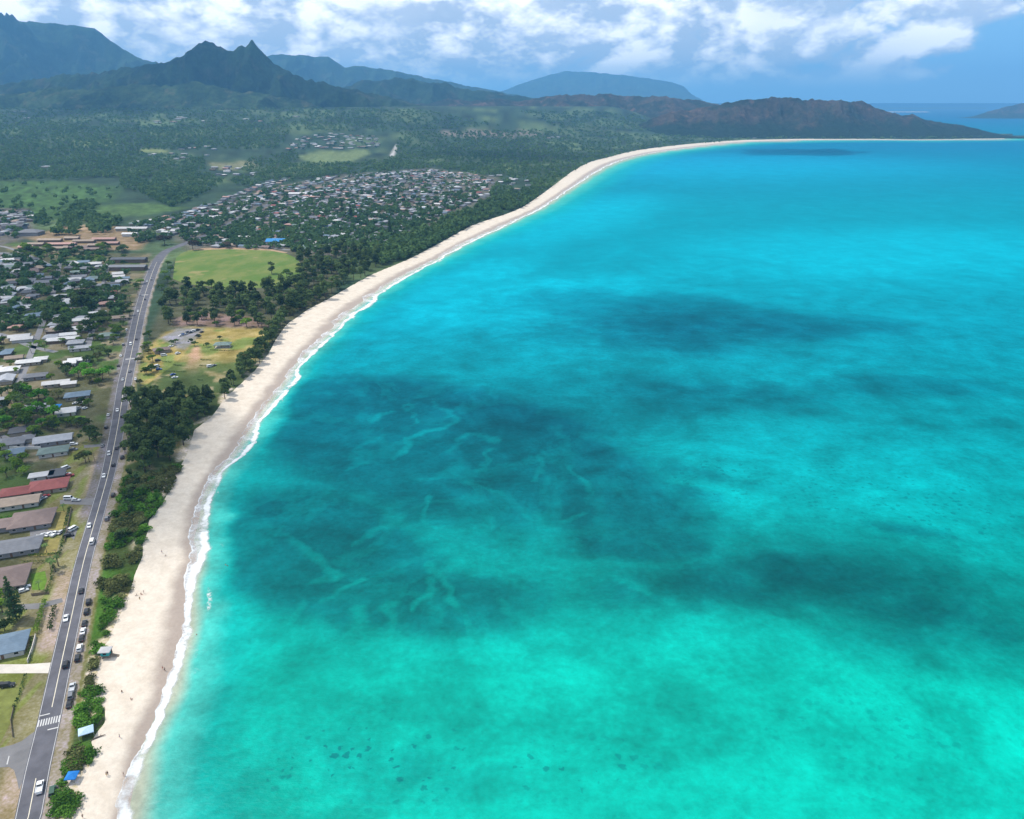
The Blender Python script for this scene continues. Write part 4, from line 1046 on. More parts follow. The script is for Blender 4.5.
def leaves(clumps, n_each, size, seed, flat=0.0):
    """leaf sprays through the volume of each clump: (x, y, z, rx, ry, rz)"""
    g = np.random.default_rng(seed); Vs, T_ = [], []
    for cx, cy, cz, rx, ry, rz in clumps:
        k = max(8, int(n_each * (rx * ry * rz) ** 0.5 / 2.0))
        d = g.normal(size=(k, 3)); d /= np.linalg.norm(d, axis=1)[:, None]
        d[:, 2] = np.where(d[:, 2] < -0.35, -d[:, 2] * .6, d[:, 2])
        r_ = g.uniform(0.35, 1.08, (k, 1)) ** 0.6
        p = np.array([cx, cy, cz]) + d * r_ * np.array([rx, ry, rz])
        nrm = d + g.normal(size=(k, 3)) * 0.75; nrm[:, 2] += flat; nrm /= np.linalg.norm(nrm, axis=1)[:, None]
        u_ = np.cross(nrm, g.normal(size=(k, 3))); u_ /= np.linalg.norm(u_, axis=1)[:, None]; w_ = np.cross(nrm, u_)
        s_ = (size * g.uniform(0.6, 1.5, (k, 1)))
        a = g.uniform(0.5, 1.0, (k, 1))
        Vs.append(np.stack([p - u_ * s_, p - w_ * s_ * a * .8, p + u_ * s_ * g.uniform(.6, 1.2, (k, 1)), p + w_ * s_ * a], 1).reshape(-1, 3))
        tn = np.clip(g.uniform(0.1, 0.9) * 0.55 + g.uniform(0, .5, k), 0, 1); T_.append(np.repeat(tn, 4))
    V = np.concatenate(Vs); T_ = np.concatenate(T_)
    return V, np.arange(len(V)).reshape(-1, 4), T_
def crown_mesh(name, clumps, n_each, size, seed, mat, flat=0.0):
    V, F, T_ = leaves(clumps, n_each, size, seed, flat)
    return np_mesh(name, V, F, {'tone': T_}, False, [mat])
def limb_mesh(name, h, r0, tips):
    mb = MB(); mb.tube([(0, 0, -0.5), (0.1, 0, h * 0.4), (0.0, 0.15, h)], [r0, r0 * 0.75, r0 * 0.4], 7)
    for x, y, z in tips: mb.tube([(0, 0.05, h * 0.75), (x * 0.5, y * 0.5, (h + z) * 0.5), (x, y, z)], [r0 * .5, r0 * .35, r0 * .15], 5)
    return mb.mesh(name, m_bark, smooth=True)
def proto(kind, seed):
    rg = random.Random(seed * 31 + len(kind)); cl, tips = [], []
    if kind == 'ironwood':
        h = 14.0
        for i in range(13):
            z = rg.uniform(4.5, 13.0); a = rg.uniform(0, 6.28); r_ = rg.uniform(0.4, 3.4) * (1.15 - z / 18)
            cl.append((r_ * math.cos(a), r_ * math.sin(a), z, rg.uniform(1.1, 1.9), rg.uniform(1.1, 1.9), rg.uniform(1.3, 2.3)))
        tips = [c[:3] for c in cl[:6]]
        return crown_mesh('crown', cl, 84, 0.50, seed, LEAF['ironwood']), limb_mesh('trunk', 9.5, 0.28, tips)
    if kind in ('broadleaf', 'dark', 'bright', 'brown', 'olive'):
        for i in range(15):
            a = rg.uniform(0, 6.28); r_ = rg.uniform(0.6, 4.2); z = 6.6 - (r_ / 4.6) ** 2 * 2.6 + rg.uniform(-.8, .7)
            cl.append((r_ * math.cos(a), r_ * math.sin(a), z, rg.uniform(1.2, 2.1), rg.uniform(1.2, 2.1), rg.uniform(1.0, 1.6)))
        tips = [c[:3] for c in cl[:6]]
        return crown_mesh('crown', cl, 62, 0.52, seed, LEAF[kind], 0.4), limb_mesh('trunk', 4.2, 0.32, tips)
    if kind == 'pine':
        for i in range(34):
            t = i / 33; z = 2.0 + 18.5 * t; r_ = (1 - t) ** 0.85 * 3.4 + 0.25; a = i * 2.399
            rr = r_ * 0.55
            cl.append((rr * math.cos(a), rr * math.sin(a), z, r_ * .62, r_ * .62, 0.95))
        return crown_mesh('crown', cl, 64, 0.42, seed, LEAF['pine'], 0.6), limb_mesh('trunk', 19.0, 0.35, [])
    if kind == 'palm':
        g = np.random.default_rng(seed); V, F, T_ = [], [], []
        for k in range(18):
            a = k * 2.399 + rg.uniform(-.2, .2); up = rg.uniform(-0.1, 1.0); L = rg.uniform(2.6, 3.4)
            d = np.array([math.cos(a), math.sin(a), 0]); sd2 = np.array([-d[1], d[0], 0]); prev = None
            for j in range(6):
                t = j / 5; p = d * L * t + np.array([0, 0, 8.6 + up * L * t * 0.75 - (1.0 + .3 * up) * L * 0.55 * t * t]); w_ = 0.48 * math.sin(math.pi * (0.12 + 0.83 * t))
                b = len(V); V += [p - sd2 * w_ - np.array([0, 0, w_ * .5]), p, p + sd2 * w_ - np.array([0, 0, w_ * .5])]; T_ += [rg.uniform(0, 1)] * 3
                if prev is not None: F += [(prev, prev + 1, b + 1, b), (prev + 1, prev + 2, b + 2, b + 1)]
                prev = b
        mb = MB(); mb.tube([(0.5, 0, -.4), (0.25, 0, 3), (0.05, 0, 6), (0, 0, 8.7)], [.24, .18, .15, .14], 7)
        return np_mesh('crown', np.array(V), np.array(F), {'tone': np.array(T_)}, False, [LEAF['palm']]), mb.mesh('trunk', m_bark, smooth=True)
    if kind in ('shrub', 'scrub'):
        for i in range(7):
            a = rg.uniform(0, 6.28); r_ = rg.uniform(0, 1.7)
            cl.append((r_ * math.cos(a), r_ * math.sin(a), rg.uniform(.5, 1.1), rg.uniform(.9, 1.5), rg.uniform(.9, 1.5), rg.uniform(.6, 1.1)))
        return crown_mesh('shrub', cl, 74, 0.30, seed, LEAF['shrub' if kind == 'shrub' else 'olive'], 0.5), None
PROTO = {k: [proto(k, s_) for s_ in range(nv)] for k, nv in (('ironwood', 7), ('broadleaf', 6), ('dark', 5), ('bright', 3), ('brown', 2), ('olive', 3), ('pine', 3), ('palm', 4), ('shrub', 6), ('scrub', 5))}
TNAME = {'ironwood': ('ironwood_tree', 'tree', 1.0), 'broadleaf': ('broadleaf_tree', 'tree', 1.0), 'dark': ('broadleaf_tree', 'tree', 1.0), 'bright': ('broadleaf_tree', 'tree', 1.0), 'brown': ('broadleaf_tree', 'tree', 1.0), 'olive': ('broadleaf_tree', 'tree', 1.0), 'pine': ('pine_tree', 'tree', 1.0), 'palm': ('palm_tree', 'palm tree', 1.0), 'shrub': ('shrub', 'shrub', 1.0), 'scrub': ('shrub', 'shrub', 1.0)}
TREES = []
def tree(kind, x, y, sc, base=None, group=None, label=None, sq=1.0):
    cm, tm = rng.choice(PROTO[kind]); nm, cat, _ = TNAME[kind]; wd = 1.35 if kind == 'ironwood' else 1.12
    if tm is None:
        e = link(nm, cm, None, (x, y, LZ), rng.uniform(0, 6.28)); e.scale = (sc, sc, sc * sq)
    else:
        e = empty(nm, (x, y, LZ), rng.uniform(0, 6.28)); e.scale = (sc * wd, sc * wd, sc * sq)
        link('crown', cm, e); link('trunk', tm, e)
    TREES.append((x, y))
    if label: tag(e, label, cat, group)
    else: later(e, base, cat, group)
    return e
def T(kind, px, py, sc, label, group=None, sq=1.0):
    p = G(px, py); return tree(kind, p.x, p.y, sc, label=label, group=group, sq=sq)
# single trees one can tell apart
T('pine', 17, 620, 1.0, 'tall dark cone-shaped pine beside the pinkish brown roof')
T('dark', 5, 631, 0.62, 'low dark round tree at the left edge below the tall pine')
T('pine', 342.5, 214, 1.25, 'left of the three slim dark pines rising over the town', 'slim pines over the town'); T('pine', 351, 219, 1.35, 'tallest middle one of the three slim dark pines in the town', 'slim pines over the town'); T('pine', 390, 235, 1.3, 'slim dark pine at the right, apart from the other two pines in town', 'slim pines over the town')
T('brown', 193, 250, 1.75, 'big round brownish tree at the far left corner of the lawn', None, 1.0); T('brown', 227, 248.5, 1.25, 'smaller brownish tree on the far edge of the lawn'); T('ironwood', 272, 274, 1.15, 'darker left one of the pair of trees on the lawn', 'pair of trees on the lawn'); T('broadleaf', 287, 277, 1.15, 'lighter right one of the pair of trees on the lawn', 'pair of trees on the lawn')
T('broadleaf', 212, 288, 1.2, 'round green tree with a flat top on the near edge of the lawn')
T('brown', 165, 245, 1.9, 'large brownish tree at the outer side of the road bend')
for i, (a, b, s_) in enumerate([(79, 378, 1.05), (90, 381, 1.2), (103, 380, 1.15), (109, 374, .85), (86, 372, 1.0)]): 
    p = G(a, b); tree('bright', p.x, p.y, s_, 'bright green tree of the clump beside the road', 'bright green clump beside the road')
T('dark', 90, 440, 1.15, 'big dark round roadside tree above the dry grass'); T('dark', 97, 442, .8, 'smaller dark tree right of the big dark roadside tree'); T('olive', 86, 463, .9, 'spreading olive tree on the dry roadside grass'); T('palm', 89, 462, .8, 'small palm beside the spreading olive tree on the roadside grass')
for i, (a, b, s_) in enumerate([(168, 283, 1.0), (165, 276, .9), (171, 272, .9), (168, 266, .85), (174, 288, 1.0), (162, 290, .9)]):
    p = G(a, b); tree('broadleaf', p.x, p.y, s_, 'mid-green tree between the road and the lawn', 'trees between the road and the lawn')
for i, (a, b, s_) in enumerate([(222, 347, .55), (228, 346, .5), (220, 340, .5), (191, 343, .5), (195, 346, .55), (207, 347, .5), (198, 338, .45), (172, 345, .55), (176, 343, .5), (160, 355, .75), (153, 362, .8), (148, 350, .9), (150, 338, .9), (147, 375, .8), (152, 372, .75)]):
    p = G(a, b); tree('broadleaf' if i > 7 else 'dark', p.x, p.y, s_, 'small tree on the dry grass of the beach park', 'small trees in the beach park')
for i, (a, b, s_) in enumerate([(51, 569, .62), (55, 572, .7), (58, 566, .6), (47, 553, .55), (64, 512, .5), (40, 590, .5)]):
    p = G(a, b); tree('palm', p.x, p.y, s_, 'small palm in the near front yards', 'palms in the near front yards')
ZONES = [  # region, kinds, spacing, scale, phrase, group
 ([(130,404),(205,400),(216,412),(194,430),(187,450),(172,464),(140,474),(133,450)], ['ironwood'] * 5 + ['dark'], 9.0, (.85, 1.25), 'dark ironwood in the dense grove beside the road', 'ironwoods in the roadside grove', 58),
 ([(212,412),(222,394),(236,378),(250,362),(262,342),(274,332),(277,338),(268,353),(254,371),(240,385),(226,399)], ['ironwood'], 8.0, (.7, 1.05), 'ironwood at the sand edge of the beach park', 'ironwoods along the sand', 44),
 ([(276,338),(288,322),(308,308),(331,296),(322,292),(300,302),(280,318),(268,332)], ['ironwood'] * 3 + ['olive'], 9, (.7, 1.1), 'ironwood on the sand edge above the park', 'ironwoods above the park', 34),
 ([(156,322),(164,298),(186,290),(225,294),(256,294),(300,284),(308,300),(286,320),(262,318),(246,314),(222,314),(198,308),(178,318),(166,332)], ['ironwood'] * 4 + ['dark'], 10.5, (.9, 1.3), 'dark ironwood between the lawn and the beach park', 'ironwoods between lawn and park', 84),
 ([(176,320),(200,314),(262,318),(266,328),(240,330),(200,326),(184,326)], ['ironwood'] * 3 + ['broadleaf'], 12, (.7, 1.1), 'tree on the brown picnic ground of the park', 'trees on the picnic ground', 30),
 ([(298,258),(345,248),(385,255),(371,274),(350,284),(330,297),(309,309),(300,300)], ['ironwood'] * 3 + ['dark'], 12, (.95, 1.35), 'dark ironwood between the lawn and the curving beach', 'ironwoods beside the curving beach', 92),
 ([(138,350),(148,345),(150,372),(142,388),(134,388)], ['broadleaf', 'olive'], 10, (.5, .8), 'small roadside tree at the beach park', 'small roadside trees at the park', 12),
 ([(120,392),(132,392),(130,430),(124,460),(118,470),(114,462)], ['dark', 'ironwood'], 9, (.5, .9), 'tree on the seaward road verge by the grove', 'trees on the seaward verge', 10),
 ([(0,395),(52,395),(62,420),(48,432),(0,432)], ['broadleaf', 'broadleaf', 'dark', 'bright'], 10, (.8, 1.2), 'green tree among the near left houses', 'trees among the near left houses', 26),
 ([(40,420),(92,424),(88,436),(60,432),(40,432)], ['dark', 'broadleaf'], 8, (.6, .8), 'low dark tree above the pale grey roof', 'row of low dark trees', 14),
 ([(0,452),(35,455),(30,480),(0,482)], ['broadleaf', 'dark'], 9, (.6, 1.0), 'leafy tree left of the narrow white shed roof', 'trees left of the white shed', 14),
 ([(50,300),(96,296),(112,318),(100,342),(56,338),(44,320)], ['dark'] * 3 + ['ironwood'], 13, (.9, 1.3), 'dark tree among the left houses', 'dark trees among the left houses', 40),
 ([(88,330),(124,330),(118,366),(98,352)], ['dark', 'broadleaf', 'palm'], 13, (.7, 1.0), 'roadside tree near the white roofs', 'roadside trees by the white roofs', 14),
 ([(16,250),(132,248),(134,254),(16,257)], ['dark', 'dark', 'broadleaf'], 15, (.8, 1.2), 'dark tree lining the tan dirt lot', 'row of trees before the dirt lot', 34),
 ([(122,284),(142,284),(130,330),(120,335)], ['dark', 'palm', 'broadleaf'], 15, (.6, 1.0), 'landward tree before the road bend', 'landward trees before the bend', 14),
]
for poly, kinds, sp, (s0, s1), ph, gr, cap in ZONES:
    pts, _ = scatter(poly, sp, len(poly) * 7 + int(sp), .42); random.Random(5).shuffle(pts)
    for x, y in pts[:cap]:
        rd = road_frame(x, y)[0]
        if abs(rd) < 6.5 or not clear(x, y, -3.5): continue
        tree(rng.choice(kinds), x, y, rng.uniform(s0, s1), ph, gr, sq=rng.uniform(.85, 1.15))
# yard trees between the left houses
pts, _ = scatter([(-30,250),(138,258),(118,345),(60,470),(42,560),(30,660),(0,700),(-30,700)], 12.5, 77, .45); n_y = 0
random.Random(3).shuffle(pts)
for x, y in pts:
    rd = road_frame(x, y)[0]
    if abs(rd) < 17 or not clear(x, y, -1.0) or lane_dist(x, y) < 3.5: continue
    if y < 430 and rng.random() < 0.72: continue
    if y < 620 and rng.random() < 0.3: continue
    if n_y >= 160: break
    far_ = y > 620
    if far_ and rng.random() < .55: continue
    tree(rng.choice(['broadleaf', 'broadleaf', 'dark', 'dark', 'olive', 'palm'] if y < 700 else ['dark', 'dark', 'broadleaf']), x, y, rng.uniform(.55, 1.05), ('yard tree in the tight left rows' if far_ else 'yard tree between the near left houses'), 'yard trees in the left rows' if far_ else 'yard trees near the left houses'); n_y += 1
# shrubs on the strip between road and sand
def edge_x(y): return None
n_s = 0
for a, b, s_ in [(60,798,1.2),(68,794,1.1),(75,799,1.0),(58,806,1.2),(66,805,1.3),(73,806,1.0),(55,813,1.1),(62,813,1.2),(69,813,1.0),(80,762,1.1),(86,757,1.1),(76,755,1.0),(70,763,1.1),(73,770,.9),(88,762,.9),(66,772,1.0),(63,784,.9)]:
    p = G(a, b); tree('shrub', p.x, p.y, s_, 'low bright green bush near the blue tent', 'bushes around the blue tent', sq=.9)
TENTS = [G(73, 781), G(87, 736), G(74, 786), G(89, 741)]
strip_px = [(116,478),(180,468),(171,488),(160,507),(149,520),(147,532),(142,544),(143,556),(135,572),(130,589),(122,609),(114,625),(108,640),(100,640),(92,622),(99,580),(104,548),(110,510)]
low_px = [(88,645),(102,645),(97,668),(96,683),(101,696),(105,704),(104,722),(97,729),(76,735),(66,733),(69,712),(76,685),(80,665)]
low2_px = [(65,742),(84,741),(92,750),(91,761),(80,773),(76,786),(81,800),(73,813),(70,825),(48,825),(52,805),(58,775)]
def strip_line(offs, s0, s1, gap):
    pass
for poly, sp, s0, s1, ph, gr in ((strip_px, 4.1, .9, 1.75, 'between road and sand', 'shrubs between road and sand'), (low_px, 3.0, .8, 1.45, 'by the white beach hut', 'shrubs by the beach hut'), (low2_px, 2.8, .8, 1.5, 'near the tents', 'shrubs by the tents')):
    pts, _ = scatter(poly, sp, 99, .42)
    for x, y in pts:
        if road_frame(x, y)[0] > -9.5 - 1.2 * s0: pass
        if abs(road_frame(x, y)[0]) < 9.6: continue
        if fbm(np.array([x / 13]), np.array([y / 13]), 3, 61)[0] < 0.33: continue
        c = fbm(np.array([x / 18]), np.array([y / 18]), 2, 62)[0]
        if min((x - q[0]) ** 2 + (y - q[1]) ** 2 for q in TENTS) < 20: continue
        kd = 'shrub' if c > 0.46 else 'scrub'
        tree(kd, x, y, rng.uniform(s0, s1), ('bright green' if kd == 'shrub' else 'dull olive') + ' shrub ' + ph, gr, sq=rng.uniform(.8, 1.2)); n_s += 1
pts, _ = scatter([(112,482),(130,470),(142,478),(146,500),(130,530),(124,548),(110,560),(106,555),(112,520)], 6.5, 98, .4)
for x, y in pts:
    if abs(road_frame(x, y)[0]) < 12: continue
    tree(rng.choice(['dark', 'ironwood', 'dark']), x, y, rng.uniform(.42, .66), 'low dark tree between road and sand', 'low dark trees between road and sand', sq=.8)
print('trees', len(TREES), 'yard', n_y, 'shrubs', n_s)

# farther woods: one mass of many crowns
def wood(name, regions, mats, seed):
    g = np.random.default_rng(seed); VV, FF, TT, MI = [], [], [], []; nb = 0
    for poly, dens, kind in regions:
        P_ = np.array(poly, float); lo, hi = P_.min(0), P_.max(0)
        k = int((hi - lo).prod() * dens); q = g.uniform(lo, hi, (k, 2)); q = q[inpoly(q[:, 0], q[:, 1], P_)]
        for px_, py_ in q:
            x, y, _ = G(px_, py_)
            if name == 'town_trees' and (not clear(x, y, -2.0)): continue
            if name == 'woodland' and (int(x // 24), int(y // 60)) in FARCELL: continue
            if (abs(x) + y < 4000) and abs(road_frame(x, y)[0]) < 8: continue
            mpp = math.hypot(y, 200) / FPX
            r_ = max(g.uniform(3.6, 6.2), mpp * g.uniform(0.9, 1.7)) ; h = g.uniform(7, 13) * (1 if name == 'woodland' else .7)
            m_ = 18 if mpp > 2.5 else 36
            d = g.normal(size=(m_, 3)); d /= np.linalg.norm(d, axis=1)[:, None]; d[:, 2] = np.abs(d[:, 2]) * g.choice([1, 1, 1, -.5], m_)
            p = np.array([x, y, land_z(x, y) + h * 0.55]) + d * np.array([r_, r_, h * .5]) * g.uniform(.55, 1.05, (m_, 1))
            nrm = d + g.normal(size=(m_, 3)) * .6; nrm /= np.linalg.norm(nrm, axis=1)[:, None]
            u_ = np.cross(nrm, g.normal(size=(m_, 3))); u_ /= np.linalg.norm(u_, axis=1)[:, None]; w_ = np.cross(nrm, u_); s_ = g.uniform(.22, .5, (m_, 1)) * r_
            VV.append(np.stack([p - u_ * s_, p - w_ * s_, p + u_ * s_, p + w_ * s_], 1).reshape(-1, 3))
            TT.append(np.repeat(np.clip(g.uniform(-.1, .45) + .9 * (float(fbm(np.array([x / 120]), np.array([y / 200]), 3, 71)[0]) - .3) + g.uniform(0, .25, m_), 0, 1), 4))
    V = np.concatenate(VV)
    struct(name, np_mesh(name, V, np.arange(len(V)).reshape(-1, 4), {'tone': np.concatenate(TT)}, False, [mats]), 'stuff')
    print(name, len(VV))
m_wood = leaf_mat('leaf_wood', (0.034, 0.085, 0.040), (0.135, 0.214, 0.067), 0.0)
wood('woodland', [
 ([(345,246),(385,246),(440,224),(486,200),(500,180),(560,168),(600,158),(588,164),(572,173),(552,187),(521,208),(471,225.5),(440,242),(409,258),(385,266)], .22, ''),
 ([(430,170),(500,180),(600,160),(640,150),(690,144.5),(735,141),(700,137),(560,130),(400,133),(398,143),(394,156),(370,164),(352,172),(330,176),(300,176),(330,170)], .28, ''),
 ([(700,144),(735,140.8),(800,138.9),(920,139),(985,138),(960,133),(900,131),(740,134)], .22, ''),
 ([(120,180),(190,172),(225,182),(215,190),(172,208),(122,188)], .30, ''), ([(-10,150),(120,152),(205,158),(205,172),(120,180),(60,183),(-10,184)], .30, ''),
 ([(50,236),(62,222),(74,206),(86,202),(98,206),(84,222),(76,236)], .16, ''), ([(86,216),(120,218),(124,228),(100,236),(88,232)], .15, ''), ([(24,212),(62,214),(50,226),(36,226)], .10, ''),
 ([(-10,125),(160,126),(260,126),(290,132),(280,150),(200,150),(100,151),(-10,151)], .30, ''), ([(250,160),(296,152),(300,164),(352,164),(330,176),(262,188),(230,186)], .26, ''),
 ([(-10,108),(200,106),(420,110),(500,126),(400,132),(290,131),(140,124),(-10,126)], .20, ''), ([(520,112),(740,110),(740,134),(560,129)], .22, ''), ([(60,185),(120,189),(110,200),(70,214),(-10,216),(-10,186)], .022, ''),
 ([(300,168),(400,160),(432,170),(330,178)], .22, '')], m_wood, 5)
wood('town_trees', [([(186,246),(180,236),(205,214),(262,191),(330,177),(430,170),(492,180),(478,200),(430,222),(390,243),(330,246),(300,252),(270,250)], .10, ''), ([(290,226),(345,228),(395,226),(430,214),(440,224),(400,250),(345,250),(300,256),(282,242)], .035, ''),
 ([(120,228),(180,216),(206,206),(204,214),(176,238),(140,244)], .06, ''), ([(196,226),(240,222),(250,238),(206,244)], .09, ''), ([(-5,212),(30,212),(30,238),(-5,240)], .03, ''), ([(-8,250),(136,257),(124,300),(116,330),(-8,330)], .026, ''), ([(286,150),(292,139),(330,133),(372,136),(384,143),(372,150)], .03, '')], m_wood, 9)

# ------------------------------------------------------------------ cars
def paint(name, col): return plain(name, col, 0.3, 0.5, 0.04, 1.0)
PAINT = {'white': paint('car_white', (0.74, 0.74, 0.73)), 'black': paint('car_black', (0.018, 0.018, 0.02)), 'grey': paint('car_grey', (0.16, 0.165, 0.175)), 'silver': paint('car_silver', (0.48, 0.49, 0.50)), 'red': paint('car_red', (0.34, 0.03, 0.03)), 'blue': paint('car_blue', (0.03, 0.09, 0.28)), 'dark green': paint('car_green', (0.03, 0.08, 0.05)), 'tan': paint('car_tan', (0.38, 0.31, 0.22))}
m_tyre = plain('tyre', (0.02, 0.02, 0.02), 0.9, 0.2, 0.0)
m_rim = plain('rim', (0.4, 0.4, 0.42), 0.4, 0.5, 0.0, metal=0.6)
m_lamp = plain('headlight', (0.7, 0.7, 0.68), 0.2, 0.5, 0.0)
m_tail = plain('tail_light', (0.35, 0.02, 0.02), 0.3, 0.5, 0.0)
# per kind: length, width, and along-the-length stations (x, hood/boot height) and the cabin (x of foot rear, top rear, top front, foot front, height)
CARKIND = {'sedan': (4.6, 1.8, 0.86, 0.90, (-1.75, -1.05, 0.35, 1.10), 1.44), 'suv': (4.7, 1.9, 1.02, 1.05, (-2.25, -2.0, 0.45, 1.15), 1.76), 'pickup': (5.4, 1.95, 1.0, 1.0, (-0.35, -0.15, 1.0, 1.55), 1.80), 'van': (5.0, 1.95, 1.05, 1.1, (-2.45, -2.38, 1.35, 2.05), 2.05), 'hatchback': (4.0, 1.72, 0.92, 0.95, (-1.95, -1.55, 0.35, 1.05), 1.5)}
def car_parts(kind):
    L, W, zh, zb, (c0, c1, c2, c3), zt = CARKIND[kind]; h = L / 2; w_ = W / 2
    body = MB()
    prof = [(-h, .34), (-h + .05, zb - .12), (-h + .22, zb), (c0, zb + .02), (c3, zh), (h - .35, zh - .10), (h - .06, zh - .30), (h, .36)]
    n_ = len(prof)
    vs = [(x, -w_ * (1 if 0 < i < n_ - 1 else .93), z) for i, (x, z) in enumerate(prof)] + [(x, w_ * (1 if 0 < i < n_ - 1 else .93), z) for i, (x, z) in enumerate(prof)]
    fs = [tuple(range(n_)), tuple(range(2 * n_ - 1, n_ - 1, -1))] + [(i + 1, i, i + n_, i + 1 + n_) for i in range(n_ - 1)] + [(0, n_ - 1, 2 * n_ - 1, n_)]
    body.add(vs, fs)
    cw, tw = w_ * 0.94, w_ * 0.76; zc = min(zb, zh) - .03
    cab = [(c0, -cw, zc), (c3, -cw, zc), (c3, cw, zc), (c0, cw, zc), (c1, -tw, zt), (c2, -tw, zt), (c2, tw, zt), (c1, tw, zt)]
    body.add(cab, [(4, 5, 6, 7), (0, 1, 5, 4), (1, 2, 6, 5), (2, 3, 7, 6), (3, 0, 4, 7), (3, 2, 1, 0)])
    if kind == 'pickup':
        body.box(-h + .25, c0 - .1, -w_ * .8, w_ * .8, zb + .005, zb + .02); body.box(-h + .2, c0 - .1, -w_ * .98, -w_ * .84, zb - .1, zb + .28); body.box(-h + .2, c0 - .1, w_ * .84, w_ * .98, zb - .1, zb + .28); body.box(-h + .06, -h + .2, -w_ * .98, w_ * .98, zb - .1, zb + .28)
    out = [('body', body, 'paint', None)]
    def pane(a, b, c, d, k0, k1, e0, e1):
        """a glass quad set a little proud of the cabin face a-b (foot) to c-d (top)"""
        a, b, c, d = map(Vector, (a, b, c, d)); nrm = (b - a).cross(d - a).normalized() * 0.012
        P = lambda u_, v_: (a.lerp(b, u_)).lerp(d.lerp(c, u_), v_) + nrm
        mb = MB(); mb.add([P(k0, e0), P(k1, e0), P(k1, e1), P(k0, e1)], [(0, 1, 2, 3)]); return mb
    out.append(('windscreen', pane(cab[1], cab[2], cab[6], cab[5], .06, .94, .12, .95), m_glass, None))
    out.append(('rear_window', pane(cab[3], cab[0], cab[4], cab[7], .08, .92, .25, .92), m_glass, None))
    out.append(('side_window', pane(cab[0], cab[1], cab[5], cab[4], .06, .94, .25, .90), m_glass, None)); out.append(('side_window', pane(cab[2], cab[3], cab[7], cab[6], .06, .94, .25, .90), m_glass, None))
    for sx_ in (-1, 1):
        for sy_ in (-1, 1):
            t = MB(); r_ = .34 if kind in ('suv', 'pickup', 'van') else .31
            for wd, rr, lst in ((.11, r_, t),):
                lst.tube([(sx_ * L * .31, sy_ * (w_ - .10) - wd, r_), (sx_ * L * .31, sy_ * (w_ - .10) + wd, r_)], rr, 12)
            rm_ = MB(); rm_.tube([(sx_ * L * .31, sy_ * (w_ + .013) - .01, r_), (sx_ * L * .31, sy_ * (w_ + .013) + .01, r_)], r_ * .58, 10)
            out.append(('wheel', t, m_tyre, ('rim', rm_, m_rim)))
    for sy_ in (-1, 1):
        a = MB(); a.box(h - .10, h + .012, sy_ * w_ * .68 - .17, sy_ * w_ * .68 + .17, .56, .70); out.append(('headlight', a, m_lamp, None))
        b = MB(); b.box(-h - .012, -h + .10, sy_ * w_ * .74 - .13, sy_ * w_ * .74 + .13, .60, .78); out.append(('tail_light', b, m_tail, None))
    return out
CARMESH = {}
def car(x, y, rot, kind, colour, label, group=None, z=0.06, cat='car'):
    if kind not in CARMESH: CARMESH[kind] = [(nm, mb, mt, sub) for nm, mb, mt, sub in car_parts(kind)]
    key = (kind, colour)
    if key not in CARMESH:
        CARMESH[key] = [(nm, mb.mesh(nm, PAINT[colour] if mt == 'paint' else mt), (sub[0], sub[1].mesh(sub[0], sub[2])) if sub else None) for nm, mb, mt, sub in CARMESH[kind]]
    nm_ = {'sedan': 'sedan_car', 'suv': 'sport_utility_car', 'pickup': 'pickup_truck', 'van': 'passenger_van', 'hatchback': 'hatchback_car'}[kind]
    e = empty(nm_, (x, y, LZ + z), rot)
    for nm, me, sub in CARMESH[key]:
        o = link(nm, me, e)
        if sub: link(sub[0], sub[1], o)
    later(e, label, 'van' if kind == 'van' else 'pickup truck' if kind == 'pickup' else 'car', group)
    return e
def road_car(px, py, lane, kind, colour, label, group):
    s_ = s_of(px, py); c, t = road_at(s_); hw = float(half(s_)); off = {'in': -1.8, 'out': 1.8, 'shoulder': hw + 1.9, 'left': -hw - 2.3}[lane]
    p = c + np.array([t[1], -t[0]]) * off
    rot = math.atan2(t[1], t[0]) + (math.pi if lane in ('in',) else 0) + rng.gauss(0, .02)
    return car(p[0], p[1], rot, kind, colour, label, group)
KW = {'sedan': 'sedan', 'suv': 'off-road car', 'pickup': 'pickup', 'van': 'van', 'hatchback': 'hatchback'}
for px_c, py_c, kd, co in [(36,790,'pickup','white'),(64,666,'suv','black'),(91.5,543,'van','white'),(81,592,'sedan','black'),(111,466,'suv','black'),(114,449,'sedan','black'),(121,417,'suv','black'),(134,340,'sedan','black'),(129,372,'sedan','grey'),(143,300,'sedan','black'),(150,280,'sedan','grey')]:
    road_car(px_c, py_c, 'out', kd, co, f'{co} {KW[kd]} driving in the seaward lane', 'cars driving on the road')
for px_c, py_c, kd, co in [(67,619,'sedan','white'),(88,527,'hatchback','white'),(100,477,'sedan','white'),(116,411,'sedan','white'),(105,455,'suv','silver'),(137,312,'hatchback','white'),(124,380,'sedan','silver'),(131,345,'van','white'),(146,282,'suv','silver')]:
    road_car(px_c, py_c, 'in', kd, co, f'{co} {KW[kd]} driving in the landward lane', 'cars driving on the road')
for px_c, py_c, kd, co in [(46,795,'suv','dark green'),(88,603,'suv','black'),(85,613,'suv','black'),(82,625,'sedan','black'),(79,633,'sedan','white'),(78,640,'sedan','black'),(76,650,'suv','white'),(75,660,'suv','black'),(68,690,'pickup','silver'),(66,698,'suv','grey'),(64.5,706,'sedan','black'),(106,497,'suv','black'),(116,459,'suv','black'),(125,423,'sedan','grey'),(132,380,'sedan','white'),(103,520,'suv','grey')]:
    road_car(px_c, py_c, 'shoulder', kd, co, f'{co} {KW[kd]} parked on the seaward shoulder', 'cars parked on the seaward shoulder')
